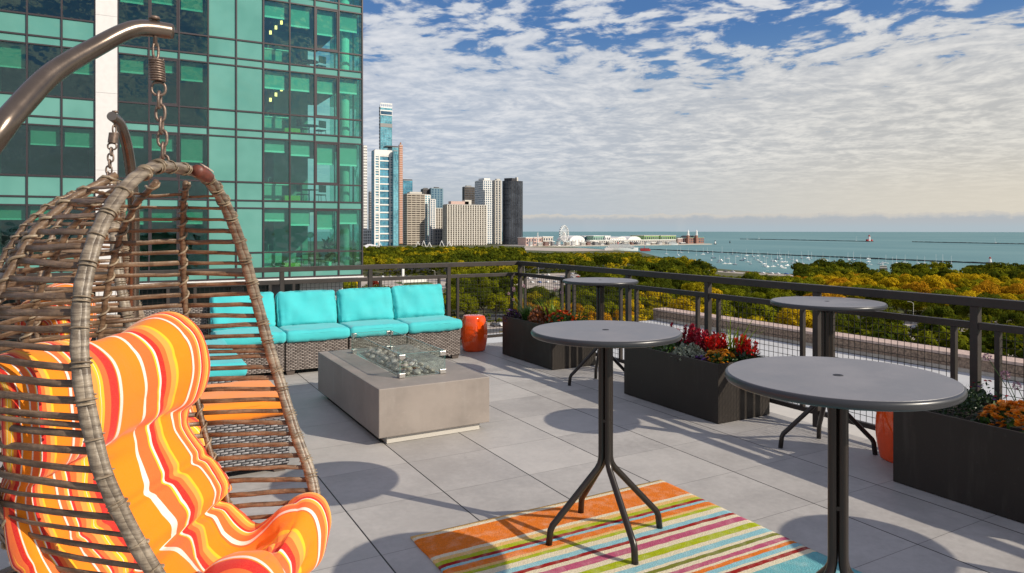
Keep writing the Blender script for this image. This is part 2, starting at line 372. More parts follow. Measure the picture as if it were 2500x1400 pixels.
# ------------------------------------------------------------------ terrace
b = MB(); b.bx(-9, 4.908, -5, 8.60, -.12, 0)
o = kind(b.build('terrace_floor', M_tile), 'structure')
M_wallL = pbr('lower_wall_plaster', (.45, .42, .38), .8, var=.15, vscale=.6)
b = MB(); b.bx(-9, 4.9, -5, 8.59, GZ, -.121)
tag(b.build('hotel_building', M_wallL), 'lower storeys of the building that carries the terrace', 'building')
M_cop = pbr('coping_membrane', (.55, .52, .48), .7, var=.1, vscale=2, bump=.1)
b = MB(); b.bx(4.91, 5.35, -5, 8.95, -.14, -.03)
o = b.build('roof_edge', M_cop); tag(o, 'pale flat roof edge just outside the right terrace railing', 'roof edge')

RT = 1.135
def railing(name, label, p0, p1, mains, horiz):
    """p0,p1: ends of the inner face line; mains: positions of main posts along it; horiz: axis 'u' or 'v'"""
    root = thing(name, label, 'railing', (p0[0], p0[1], 0))
    def BX(m, a0, a1, n0, n1, z0, z1):
        if horiz == 'v': m.bx(p0[0] + n0, p0[0] + n1, a0, a1, z0, z1)
        else: m.bx(a0, a1, p0[1] + n0, p0[1] + n1, z0, z1)
    A0, A1 = (p0[1], p1[1]) if horiz == 'v' else (p0[0], p1[0])
    lo, hi = min(A0, A1), max(A0, A1)
    m = MB(); BX(m, lo, hi, -.004, .060, RT - .058, RT); m.build('top_rail', M_rail, root, bevel=.004)
    gaps = sorted(mains)
    for q in gaps:
        m = MB(); BX(m, q - .025, q + .025, .002, .052, 0, RT - .0585); m.build('post', M_rail, root, bevel=.003)
    ends = [lo] + gaps + [hi]
    for a, c in zip(ends[:-1], ends[1:]):
        if c - a > .1:
            m = MB(); BX(m, a + .0255, c - .0255, .007, .047, .93, .975); m.build('mid_rail', M_rail, root, bevel=.003)
            m = MB(); BX(m, a + .0255, c - .0255, .010, .045, .095, .133); m.build('bottom_rail', M_rail, root, bevel=.003)
    for a, c in zip(ends[:-1], ends[1:]):
        if c - a < .5: continue
        f0, f1 = a + .135, c - .135
        for fq in (f0, f1): pr_ = MB(); BX(pr_, fq - .016, fq + .016, .009, .045, .1335, .9295); fr = pr_.build('panel_post', M_rail, root, bevel=.002)
        wm = MB(); k = int((f1 - f0) / .05)
        for i in range(1, k + 1):
            t = f0 + (f1 - f0) * i / (k + 1)
            if horiz == 'v': wm.tube([(p0[0] + .024, t, .134), (p0[0] + .024, t, .929)], .0022, 5, False)
            else: wm.tube([(t, p0[1] + .024, .134), (t, p0[1] + .024, .929)], .0022, 5, False)
        for i in range(1, 16):
            z = .133 + i * .0498
            if horiz == 'v': wm.tube([(p0[0] + .0285, f0 + .01, z), (p0[0] + .0285, f1 - .01, z)], .0022, 5, False)
            else: wm.tube([(f0 + .01, p0[1] + .0285, z), (f1 - .01, p0[1] + .0285, z)], .0022, 5, False)
        wm.build('wire_mesh', M_wire, root)
    return root
RU, RV = 4.845, 8.47
railing('railing', 'dark bronze railing with wire mesh running along the right side of the terrace', (RU, -2.4), (RU, RV - .006), [8.441 - i * 1.189 for i in range(0, 10)], 'v')
railing('railing', 'dark bronze railing with wire mesh behind the turquoise sofa', (-8.5, RV), (RU + .06, RV), [RU + .03 - 1.069 * i for i in range(1, 13)], 'u')

# ------------------------------------------------------------------ bar tables
def bar_table(cx, cy, rot, label, n=0):
    root = thing('bar_table', label, 'bar table', (cx, cy, 0), 'round bar tables')
    H = 1.066; Rr = .382
    m = MB(); m.lathe([(.0155, H - .006), (.0155, H + .0006), (Rr - .0105, H + .0006), (Rr - .0095, H - .001)], (cx, cy, 0), 96); m.build('top_face', M_tabtop, root, smooth=False)
    prof = [(0.016, H - .0004), (.02, H), (.30, H), (Rr - .013, H), (Rr - .007, H - .0012), (Rr - .002, H - .006), (Rr, H - .013), (Rr - .001, H - .022), (Rr - .005, H - .028), (Rr - .011, H - .031), (Rr - .018, H - .030), (Rr - .022, H - .022), (.05, H - .022), (0.016, H - .022), (0.016, H - .0004)]
    m = MB(); m.lathe(prof, (cx, cy, 0), 96); m.build('table_top', M_tabrim, root, smooth=True)
    m = MB(); m.lathe([(0.0, -.002), (.0125, -.002), (.0125, -.010), (0, -.010)], (cx, cy, H), 16); m.lathe([(.0122, -.003), (.0175, .0012), (.015, .0022), (.012, .001)], (cx, cy, H), 24); m.build('umbrella_hole_cap', M_black, root, smooth=True)
    m = MB()
    for k in range(2):
        m.box((cx, cy, H - .034), (.46, .03, .022), rot + k * math.pi / 2 + (0), None)
        H -= .0007
    H = 1.066; m.build('under_brace', M_tableg, root)
    for k in range(4):
        a = rot + k * math.pi / 2; d = Vector((math.cos(a), math.sin(a), 0)); c = Vector((cx, cy, 0))
        P = [(.030, H - .05), (.026, .9), (.026, .45), (.027, .40), (.034, .375), (.050, .345), (.285, .125), (.303, .104), (.311, .08), (.316, 0.012)]
        P = [(.030, H - .05), (.0235, .98), (.0235, .45), (.0245, .415), (.031, .388), (.047, .362), (.270, .128), (.292, .106), (.303, .082), (.3115, .012)]
        m = MB(); m.tube([c + d * r + Vector((0, 0, z)) for r, z in P], .0165, 14); g = m.build('leg', M_tableg, root, smooth=True)
        m = MB(); m.tube([c + d * .312 + Vector((0, 0, 0)), c + d * .3112 + Vector((0, 0, .02))], .0160, 12); m.build('foot_cap', M_black, g, smooth=True)
    m = MB(); m.lathe([(.0, .60), (.030, .60), (.030, .615), (0, .615)], (cx, cy, 0), 12); m.build('leg_clamp', M_tableg, root)
    return root
r11 = math.radians(-11)
bar_table(2.165, 2.877, r11, 'round dark bar table standing on the striped rug in the middle of the picture')
bar_table(2.203, 1.581, r11, 'nearest round dark bar table, cut by the bottom edge of the picture')
bar_table(4.393, 3.24, math.radians(47), 'round dark bar table against the right railing, behind the nearest table')
bar_table(4.243, 5.732, math.radians(62), 'farthest round dark bar table, beside the planter nearest the railing corner')
bar_table(4.22, .70, r11, 'round bar table beyond the right picture edge, casting the round shadow beside the rug')

# ------------------------------------------------------------------ rug
b = MB(); nx, ny = 60, 90; x0, x1, y0, y1 = 1.296, 2.963, .95, 3.368
vs = []; fs = []
for j in range(ny + 1):
    for i in range(nx + 1):
        x = x0 + (x1 - x0) * i / nx; y = y0 + (y1 - y0) * j / ny
        e = .004 * noise.noise(Vector((x * 9, y * 9, 0)))
        if i in (0, nx): x += e
        if j in (0, ny): y += e
        z = .014 + .0015 * noise.noise(Vector((x * 12, y * 12, 3)))
        if i in (0, nx) or j in (0, ny): z = .009
        vs.append((x, y, z))
for j in range(ny):
    for i in range(nx): a = j * (nx + 1) + i; fs.append((a, a + 1, a + nx + 2, a + nx + 1))
b.add(vs, fs)
per = [i for i in range(nx + 1)] + [j * (nx + 1) + nx for j in range(1, ny + 1)] + [ny * (nx + 1) + i for i in range(nx - 1, -1, -1)] + [j * (nx + 1) for j in range(ny - 1, 0, -1)]
low = [(vs[i][0], vs[i][1], .001) for i in per]; k0 = len(vs); b.v += low
for k in range(len(per)): b.f.append((per[k], k0 + k, k0 + (k + 1) % len(per), per[(k + 1) % len(per)])); b.m.append(0)
rug = b.build('rug', M_rug, smooth=True); tag(rug, 'rug with orange, lime, red, pink and turquoise stripes lying under the middle bar table', 'rug')

# ------------------------------------------------------------------ fire table
ft = thing('fire_table', 'grey concrete fire pit table with a glass guard in front of the turquoise sofa', 'fire pit', (2.09, 5.78, 0))
FZ = .418
b = MB(); X0, X1, Y0, Y1 = 1.64, 2.545, 4.89, 6.67; gx0, gx1, gy0, gy1 = 1.93, 2.26, 5.20, 6.43
b.bx(X0, X1, Y0, Y1, .06, FZ - .06); body = b
b.bx(X0, X1, Y0, gy0, FZ - .06, FZ); b.bx(X0, X1, gy1, Y1, FZ - .06, FZ); b.bx(X0, gx0, gy0, gy1, FZ - .06, FZ); b.bx(gx1, X1, gy0, gy1, FZ - .06, FZ)
b = MB()
o8 = [(X0, Y0), (X1, Y0), (X1, Y1), (X0, Y1)]; i8 = [(gx0, gy0), (gx1, gy0), (gx1, gy1), (gx0, gy1)]
vs = [(x, y, .06) for x, y in o8] + [(x, y, FZ) for x, y in o8] + [(x, y, FZ) for x, y in i8] + [(x, y, FZ - .05) for x, y in i8]
fs = [(3, 2, 1, 0)] + [(i, (i + 1) % 4, 4 + (i + 1) % 4, 4 + i) for i in range(4)] + [(4 + i, 4 + (i + 1) % 4, 8 + (i + 1) % 4, 8 + i) for i in range(4)] + [(8 + i, 8 + (i + 1) % 4, 12 + (i + 1) % 4, 12 + i) for i in range(4)] + [(12, 13, 14, 15)]
b.add(vs, fs); b.build('table_body', M_conc, ft, bevel=.006)
b = MB(); b.bx(1.715, 2.475, 4.930, 6.58, .004, .0595); b.build('plinth', pbr('plinth_metal', (.50, .47, .42), .5), ft)
b = MB(); b.bx(1.69, 2.52, 5.00, 6.55, .0005, .0035); b.build('base_pad', M_black, ft)
b = MB()
for (a, c_, d, e) in ((gx0 + .002, gx1 - .002, gy0 + .002, gy0 + .016), (gx0 + .002, gx1 - .002, gy1 - .016, gy1 - .002), (gx0 + .002, gx0 + .016, gy0 + .0165, gy1 - .0165), (gx1 - .016, gx1 - .002, gy0 + .0165, gy1 - .0165)): b.bx(a, c_, d, e, FZ - .049, FZ + .003)
b.build('burner_tray', M_steel, ft)
gl = MB(); q0, q1, s0, s1 = 1.905, 2.285, 5.17, 6.46; gt = .008; gh = .185
guard = bpy.data.objects.new('glass_guard', None); scn.collection.objects.link(guard); guard.parent = ft; guard.location = (0, 0, 0); guard.matrix_parent_inverse = PINV(ft)
def pane(x0, x1, y0, y1):
    m = MB(); m.bx(x0, x1, y0, y1, FZ + .006, FZ + gh); p = m.build('glass_pane', M_glasscl, guard); return p
pane(q0, q1, s0, s0 + gt); pane(q0, q1, s1 - gt, s1); pane(q0, q0 + gt, s0 + gt + .002, s1 - gt - .002); pane(q1 - gt, q1, s0 + gt + .002, s1 - gt - .002)
m = MB()
for (a, c_, d, e) in ((q0, q1, s0 - .0005, s0 + .0075), (q0, q1, s1 - .0075, s1 + .0005), (q0 - .0005, q0 + .0075, s0 + .01, s1 - .01), (q1 - .0075, q1 + .0005, s0 + .01, s1 - .01)): m.bx(a, c_, d, e, FZ + gh + .0002, FZ + gh + .0022)
for (x, y) in ((q0, s0), (q1, s0), (q0, s1), (q1, s1)): m.bx(x - .0015, x + .0015, y - .0015, y + .0015, FZ + .006, FZ + gh)
m.build('polished_edge', M_gedge, guard)
for x in (q0, q1):
    for y in (s0, s1):
        for z in (FZ + .02, FZ + gh - .02):
            m = MB(); sx_ = 1 if x == q0 else -1; sy_ = 1 if y == s0 else -1
            m.box((x + sx_ * .018, y + sy_ * .004, z), (.050, .022, .034)); m.box((x + sx_ * .004, y + sy_ * .033, z), (.022, .034, .0335)); m.build('corner_clip', M_steel, guard, bevel=.002)
# pebbles: each one its own stone
pm = []
for k in range(5):
    m = MB(); ns, nr = 9, 14; vs = []; fs = []
    for i in range(ns + 1):
        th = math.pi * i / ns
        for j in range(nr):
            ph = 2 * math.pi * j / nr; p = Vector((math.sin(th) * math.cos(ph), math.sin(th) * math.sin(ph) * .82, math.cos(th) * .66))
            p *= 1 + .16 * noise.noise(p * 1.4 + Vector((k * 7, 0, 0))); vs.append(p * .03)
    for i in range(ns):
        for j in range(nr): fs.append((i * nr + j, i * nr + (j + 1) % nr, (i + 1) * nr + (j + 1) % nr, (i + 1) * nr + j))
    m.add(vs, fs); me = bpy.data.meshes.new('pebble'); me.from_pydata(m.v, [], m.f); me.materials.append(pbr('pebble_%d' % k, [(.20, .18, .155), (.30, .275, .24), (.13, .12, .11), (.24, .205, .165), (.36, .34, .31)][k], .35, var=.35, vscale=30, bump=.1, bscale=80)); me.polygons.foreach_set('use_smooth', [True] * len(m.f)); pm.append(me)
plist = []
for layer, zz, cnt in ((0, FZ - .022, 110), (1, FZ + .012, 95), (2, FZ + .040, 40)):
    tries = 0
    while cnt and tries < 6000:
        tries += 1; inset = .028 + .018 * layer
        p = Vector((R.uniform(gx0 + inset, gx1 - inset), R.uniform(gy0 + inset, gy1 - inset), zz + R.uniform(-.006, .006)))
        if all((p - q).length > .043 for q in plist):
            plist.append(p); cnt -= 1
            o = bpy.data.objects.new('pebble', R.choice(pm)); scn.collection.objects.link(o); o.location = p
            o.rotation_euler = (R.uniform(-.5, .5), R.uniform(-.5, .5), R.uniform(0, 6.3)); s = R.uniform(.72, 1.12); o.scale = (s, s, s)
            tag(o, 'smooth grey river pebble lying in the glass guarded tray of the fire table', 'pebble', 'pebbles in the fire table')

# ------------------------------------------------------------------ cushions and sofa
def pillow(name, c, dim, mat, label, cat, group=None, r=.05, puff=.02, wr=.006, M=None, seed=0, parent=None, n=26, piping=True):
    hx, hy, hz = [d / 2 for d in dim]; bm_v = []; fs = []; idx = {}
    def P(p):
        key = (round(p[0], 5), round(p[1], 5), round(p[2], 5))
        if key in idx: return idx[key]
        x, y, z = p[0] * hx, p[1] * hy, p[2] * hz
        rr = min(r, hz * .98, hx * .98, hy * .98)
        cx_, cy_, cz_ = [max(-(h - rr), min(h - rr, v)) for v, h in ((x, hx), (y, hy), (z, hz))]
        d = Vector((x - cx_, y - cy_, z - cz_)); d = d.normalized() * rr if d.length > 1e-6 else Vector((0, 0, 0))
        q = Vector((cx_, cy_, cz_)) + d
        ax, ay, az2 = [min(1, abs(v)) for v in p]
        q.z += math.copysign(puff * (1 - ax ** 4) * (1 - ay ** 4), p[2]) * (az2 > .5) if True else 0
        q.x -= math.copysign(.012 * (1 - ay ** 2), p[0]) * 0
        t = Vector((q.x * 7 + seed * 13.1, q.y * 7, q.z * 5))
        edge = max(ax, ay) ** 3; gat = math.exp(-(1 - ay) * 5) * noise.noise(Vector(((q.x + seed) * 38, seed, 0))) * 1.4
        fr_ = noise.noise(Vector(((q.x + seed) * 26, q.y * 5, q.z * 5))) * (1 if ax < .97 else 0) + noise.noise(Vector((q.x * 5, (q.y + seed) * 26, q.z * 5))) * .6
        q += Vector((0, 0, math.copysign(1, p[2]) if az2 > .5 else 0)) * wr * (noise.noise(t) * 1.3 + fr_ * edge * 1.0 + gat)
        q += Vector((.5, .5, 0)) * wr * noise.noise(t * 2.3)
        idx[key] = len(bm_v); bm_v.append(q); return idx[key]
    lin = [math.sin((i / n - .5) * math.pi) * .35 + (2 * i / n - 1) * .65 for i in range(n + 1)]; nz = 8; lz = [2 * i / nz - 1 for i in range(nz + 1)]
    for s in (-1, 1):
        for i in range(n):
            for j in range(n):
                a = [P((lin[i], lin[j], s)), P((lin[i + 1], lin[j], s)), P((lin[i + 1], lin[j + 1], s)), P((lin[i], lin[j + 1], s))]; fs.append(a if s > 0 else a[::-1])
        for i in range(n):
            for j in range(nz):
                a = [P((lin[i], s, lz[j])), P((lin[i + 1], s, lz[j])), P((lin[i + 1], s, lz[j + 1])), P((lin[i], s, lz[j + 1]))]; fs.append(a if s < 0 else a[::-1])
                a = [P((s, lin[i], lz[j])), P((s, lin[i + 1], lz[j])), P((s, lin[i + 1], lz[j + 1])), P((s, lin[i], lz[j + 1]))]; fs.append(a if s > 0 else a[::-1])
    Mx = Matrix.Translation(Vector(c)) @ (M or Matrix.Identity(4))
    m = MB(); m.add([Mx @ v for v in bm_v], fs); o = m.build(name, mat, parent, smooth=True)
    if label: tag(o, label, cat, group)
    if piping:
        pm_ = MB(); zc = -hz + .018 if not M else 0
        pts = []
        for i in range(64):
            a = 2 * math.pi * i / 64; ex = 6.0
            cx_ = math.copysign(abs(math.cos(a)) ** (2 / ex), math.cos(a)); sy_ = math.copysign(abs(math.sin(a)) ** (2 / ex), math.sin(a))
            pts.append(Mx @ Vector((cx_ * (hx - .004), sy_ * (hy - .004), hz - .03)))
        pts.append(pts[0]); pm_.tube(pts, .004, 5, False); pm_.build('piping', mat, o, smooth=True)
    return o
def wicker_base(u0, u1, v0, v1, mat, label, back=None, z1=.355, legs=True, grp='wicker sofa sections', cat='sofa section', name='sofa_section'):
    root = thing(name, label, cat, ((u0 + u1) / 2, (v0 + v1) / 2, 0), grp)
    m = MB(); m.bx(u0 + .004, u1 - .004, v0, v1, .05, z1); m.build('wicker_base', mat, root, bevel=.008)
    if back:
        m = MB(); a = back
        if a == 'v': m.bx(u0 + .004, u1 - .004, v1 - .07, v1 - .001, z1 + .001, .72)
        else: m.bx(u0 + .001, u0 + .07, v0 + .004, v1 - .004, z1 + .001, .72)
        m.build('backrest', mat, root, bevel=.01)
    for x in (u0 + .06, u1 - .06):
        for y in (v0 + .05, v1 - .05):
            m = MB(); m.add([(x - .05, y - .03, .049), (x + .05, y - .03, .049), (x + .05, y + .03, .049), (x - .05, y + .03, .049), (x - .035, y - .025, 0), (x + .035, y - .025, 0), (x + .035, y + .025, 0), (x - .035, y + .025, 0)],
                            [(0, 1, 2, 3), (7, 6, 5, 4), (0, 4, 5, 1), (1, 5, 6, 2), (2, 6, 7, 3), (3, 7, 4, 0)]); m.build('foot', M_taupe, root)
    return root
names = ['leftmost', 'second from left', 'third from left', 'rightmost']
for i in range(4):
    u0 = .865 + .695 * i; u1 = u0 + .69
    wicker_base(u0, u1, 7.76, 8.44, M_sofaw, names[i] + ' brown wicker section of the turquoise sofa along the back railing', back='v')
    pillow('seat_cushion', ((u0 + u1) / 2 + .01, 8.02, .418), (.70, .62, .122), M_turq, names[i] + ' turquoise seat cushion on the sofa along the back railing', 'cushion', 'turquoise seat cushions', r=.045, puff=.010, wr=.007, seed=i)
    Mr = Matrix.Rotation(math.radians(72), 4, 'X')
    pillow('back_cushion', ((u0 + u1) / 2 + (-.005, .0, .004, -.01)[i], 8.285, (.655, .65, .652, .662)[i]), (.675, .42, .15), M_turq, names[i] + ' turquoise back cushion of the sofa along the back railing', 'cushion', 'turquoise back cushions', r=.05, puff=.030, wr=.019, M=Mr, seed=i + 5)
wicker_base(.17, .86, 7.76, 8.44, M_sofaw, 'brown wicker corner section left of the leftmost turquoise cushion', back='v')
for j, (v0, v1, lb) in enumerate(((6.85, 7.54, 'far'), (6.10, 6.79, 'near'))):
    wicker_base(.24, .93, v0, v1, M_ottow, lb + ' dark wicker seat seen through the hanging chair, under a flat turquoise cushion', back=None, grp='dark wicker side seats', cat='side seat', name='side_seat')
    pillow('seat_cushion', (.585, (v0 + v1) / 2, .418), (.69, .68, .12), M_turq, lb + ' turquoise cushion on the dark wicker seat behind the hanging chair', 'cushion', 'turquoise side seat cushions', r=.045, puff=.010, wr=.007, seed=j + 20)
wicker_base(.28, .975, 4.70, 5.40, M_ottow, 'dark wicker ottoman directly behind the right rim of the hanging chair', cat='ottoman', name='ottoman', grp=None)
pillow('ottoman_cushion', (.628, 5.05, .418), (.70, .70, .122), M_orange, 'plain orange cushion on the dark wicker ottoman', 'cushion', None, r=.045, puff=.008, wr=.004, seed=31)

# ------------------------------------------------------------------ garden stools
def stool(cx, cy, label, sc=1.0, rot=.3):
    root = thing('garden_stool', label, 'stool', (cx, cy, 0), 'orange ceramic garden stools')
    H = .46; prof = []
    for i in range(25):
        t = i / 24; r = .128 + .037 * math.sin(math.pi * (t * .92 + .04)) ** .9; prof.append((r * sc, .012 + t * (H - .030)))
    prof = [(.118 * sc, 0), (.125 * sc, .004)] + prof + [(.128 * sc, H - .010), (.118 * sc, H - .003), (.10 * sc, H), (.06 * sc, H + .004), (0.0001, H + .005)]
    m = MB(); n = 48
    vs = []
    for r, z in prof:
        for j in range(n):
            a = 2 * math.pi * j / n; hexa = math.cos(math.pi / 6) / math.cos(((a) % (math.pi / 3)) - math.pi / 6)
            k = .55; rr = r * (1 - k + k * hexa * 1.03); vs.append((cx + rr * math.cos(a + rot), cy + rr * math.sin(a + rot), z))
    fs = [(i * n + j, i * n + (j + 1) % n, (i + 1) * n + (j + 1) % n, (i + 1) * n + j) for i in range(len(prof) - 1) for j in range(n)]
    m.add(vs, fs); m.build('ceramic_body', M_stool, root, smooth=True)
    m = MB()
    for k in range(9):
        a = 2 * math.pi * k / 8; rr = .045 if k < 8 else 0; m.lathe([(.0001, .0012), (.006, .0008), (.0062, -.004)], (cx + rr * math.cos(a), cy + rr * math.sin(a), H + .0045), 10)
    m.build('pierced_holes', M_black, root)
stool(4.03, 8.19, 'glossy orange ceramic garden stool at the right end of the turquoise sofa', 1.1)
stool(4.665, 2.86, 'glossy orange ceramic garden stool half hidden behind the nearest planter', 1.0)

# ------------------------------------------------------------------ planters and plants
def planter(v0, v1, label):
    u0, u1, z = 4.222, 4.826, .487; t = .018
    root = thing('planter', label, 'planter', ((u0 + u1) / 2, (v0 + v1) / 2, 0), 'charcoal planter boxes')
    b = MB(); o_ = [(u0, v0), (u1, v0), (u1, v1), (u0, v1)]; i_ = [(u0 + t, v0 + t), (u1 - t, v0 + t), (u1 - t, v1 - t), (u0 + t, v1 - t)]
    vs = [(x, y, 0.003) for x, y in o_] + [(x, y, z) for x, y in o_] + [(x, y, z) for x, y in i_] + [(x, y, z - .07) for x, y in i_]
    fs = [(3, 2, 1, 0)] + [(i, (i + 1) % 4, 4 + (i + 1) % 4, 4 + i) for i in range(4)] + [(4 + i, 4 + (i + 1) % 4, 8 + (i + 1) % 4, 8 + i) for i in range(4)] + [(8 + i, 8 + (i + 1) % 4, 12 + (i + 1) % 4, 12 + i) for i in range(4)]
    b.add(vs, fs); b.build('planter_box', M_planter, root, bevel=.004)
    b = MB(); b.bx(u0 + t + .0005, u1 - t - .0005, v0 + t + .0005, v1 - t - .0005, z - .12, z - .045); b.build('soil', M_soil, root)
planter(6.60, 7.765, 'charcoal planter box nearest the railing corner, filled with grasses and orange flowers')
planter(4.112, 5.322, 'middle charcoal planter box filled with dark red plumes')
planter(1.44, 2.648, 'nearest charcoal planter box, cut by the right edge of the picture')

def leafmat(n, c, tr=.3): return pbr_leaf(n, c, tr)
def pbr_leaf(name, col, tr=.3):
    if name in MATS: return MATS[name]
    m = bpy.data.materials.new(name); m.use_nodes = True; T = NT(m.node_tree); T.n.clear(); MATS[name] = m
    ob = T.new('ShaderNodeTexCoord').outputs['Object']; n = T.noise(ob, 45, 3, .6)
    c = T.mix(T.smooth(n, .32, .68), tuple(v * .55 for v in col), tuple(min(1, v * 1.35) for v in col))
    d = T.new('ShaderNodeBsdfDiffuse'); t = T.new('ShaderNodeBsdfTranslucent'); T.l.new(c, d.inputs[0]); T.l.new(c, t.inputs[0])
    g = T.new('ShaderNodeBsdfGlossy'); g.inputs['Roughness'].default_value = .4
    mx = T.new('ShaderNodeMixShader'); mx.inputs[0].default_value = tr; T.l.new(d.outputs[0], mx.inputs[1]); T.l.new(t.outputs[0], mx.inputs[2])
    m2 = T.new('ShaderNodeMixShader'); m2.inputs[0].default_value = .05; T.l.new(mx.outputs[0], m2.inputs[1]); T.l.new(g.outputs[0], m2.inputs[2])
    o = T.new('ShaderNodeOutputMaterial'); T.l.new(m2.outputs[0], o.inputs[0]); return m
L_green = pbr_leaf('leaf_green', (.06, .13, .02)); L_dk = pbr_leaf('leaf_dark', (.03, .06, .02)); L_lime = pbr_leaf('leaf_lime', (.30, .42, .03), .45)
L_silver = pbr_leaf('leaf_silver', (.30, .33, .24)); L_copper = pbr_leaf('leaf_copper', (.28, .09, .03)); L_purple = pbr_leaf('leaf_purple', (.07, .03, .06))
F_red = pbr_leaf('flower_red', (.72, .018, .012)); F_crim = pbr_leaf('flower_crimson', (.42, .010, .035)); F_or = pbr_leaf('flower_orange', (.92, .27, .01)); F_ored = pbr_leaf('flower_orange_red', (.78, .10, .015))
F_vio = pbr_leaf('flower_violet', (.22, .07, .42)); F_pink = pbr_leaf('flower_pink', (.52, .30, .36)); F_gold = pbr_leaf('flower_gold', (.85, .36, .02))
SZ = .445
def leafquad(m, p, d, nrm, L, Wd):
    d = d.normalized(); s = d.cross(nrm); s = s.normalized() if s.length > 1e-5 else d.orthogonal()
    m.add([p, p + d * L * .5 + s * Wd, p + d * L, p + d * L * .5 - s * Wd], [(0, 1, 2, 3)])
def rv(): return Vector((R.gauss(0, 1), R.gauss(0, 1), R.gauss(0, 1))).normalized()
def clump(m, c, rx, ry, h, n, L, Wd):
    for _ in range(n):
        a = R.uniform(0, 6.28); q = R.random() ** .5; e = R.random()
        p = Vector((c[0] + rx * q * math.cos(a), c[1] + ry * q * math.sin(a), c[2] + h * math.sqrt(max(0, 1 - q * q)) * (.45 + .55 * e)))
        leafquad(m, p, (rv() + Vector((0, 0, .5))), rv(), L * R.uniform(.6, 1.2), Wd * R.uniform(.6, 1.2))
def bloom(m, p, r, petals=9):
    up = (Vector((0, 0, 1)) + rv() * .5).normalized(); a0 = up.orthogonal().normalized(); b0 = up.cross(a0)
    for ring, (k, rr, lift) in enumerate(((petals, r, .25), (petals - 2, r * .7, .7), (5, r * .4, 1.2))):
        for i in range(k):
            a = 2 * math.pi * (i + .5 * ring) / k; d = (a0 * math.cos(a) + b0 * math.sin(a) + up * lift).normalized(); leafquad(m, p + up * r * .1 * ring, d, up, rr, rr * .32)
def mound(name, label, cat, c, rx, ry, h, leafm, flm, nleaf, nbl, br, L=.05):
    root = thing(name, label, cat, (c[0], c[1], SZ))
    m = MB(); clump(m, (c[0], c[1], SZ - .02), rx, ry, h, nleaf, L, L * .28); m.build('foliage', leafm, root)
    if nbl:
        m = MB()
        for _ in range(nbl):
            a = R.uniform(0, 6.28); q = R.random() ** .5; bloom(m, Vector((c[0] + rx * q * math.cos(a), c[1] + ry * q * math.sin(a), SZ - .01 + h * math.sqrt(max(0, 1 - q * q * .95)) + R.uniform(-.012, .018))), br * R.uniform(.75, 1.2))
        m.build('flower_heads', flm, root)
    return root
def celosia(label, spots, matf, hh=(.14, .24)):
    root = thing('plumed_celosia', label, 'flower', (spots[0][0], spots[0][1], SZ))
    m = MB(); st = MB()
    for (x, y) in spots:
        for k in range(6):
            bx_, by_ = x + R.gauss(0, .035), y + R.gauss(0, .04); H = R.uniform(*hh); lean = Vector((R.gauss(0, .1), R.gauss(0, .1), 1)).normalized(); b0 = Vector((bx_, by_, SZ))
            st.tube([b0, b0 + lean * H], .003, 5, False)
            for q in range(70):
                t = R.uniform(.35, 1.08); r = .030 * (1.12 - t) + .006; d = rv(); d.z = abs(d.z) + .6; leafquad(m, b0 + lean * H * t + rv() * r * .7, d, rv(), .032, .0075)
    m.build('plume', matf, root); st.build('stem', L_green, root); m = MB()
    for (x, y) in spots: clump(m, (x, y, SZ - .02), .08, .08, .11, 60, .07, .018)
    m.build('foliage', L_dk, root); return root
def grass(name, label, cat, c, n, L, spread, mat, droop=.5, wd=.004, dirb=None):
    root = thing(name, label, cat, (c[0], c[1], SZ)); m = MB()
    for _ in range(n):
        a = R.uniform(0, 6.28); d = Vector((math.cos(a), math.sin(a), 0)) * R.uniform(.2, 1) * spread
        if dirb: d += Vector(dirb) * R.uniform(.2, 1)
        l = L * R.uniform(.6, 1.1); s = Vector((-d.y, d.x, 0)); s = s.normalized() if s.length > 1e-4 else Vector((1, 0, 0))
        b0 = Vector((c[0] + R.gauss(0, .03), c[1] + R.gauss(0, .04), SZ - .02)); vs = []; dr = droop * R.uniform(.6, 1.2)
        for k in range(9):
            t = k / 8; p = b0 + d * l * t * (1 + .5 * t) + Vector((0, 0, l * (t - dr * t * t * t))); wv = wd * (1 - t) ** .6 * (.6 + .4 * math.sin(math.pi * min(1, t + .2)))
            vs += [p - s * wv, p + s * wv]
        m.add(vs, [(2 * k, 2 * k + 1, 2 * k + 3, 2 * k + 2) for k in range(8)])
    m.build('blade', mat, root); return root
def allium(name, label, c, heads, mat):
    root = thing(name, label, 'flower', (c[0], c[1], SZ))
    for (x, y, z, r) in heads:
        p = Vector((x, y, z)); b0 = Vector((c[0] + R.gauss(0, .02), c[1] + R.gauss(0, .02), SZ - .02))
        m = MB(); mid = (p + b0) / 2 + Vector((0, 0, .02)); m.tube([b0, mid, p], .0022, 5, False); s_ = m.build('stem', L_green, root)
        m = MB()
        for _ in range(90):
            d = rv(); leafquad(m, p + d * r * .55, d + rv() * .3, rv(), r * .5, r * .12)
        m.build('flower_head', mat, root)
    return root
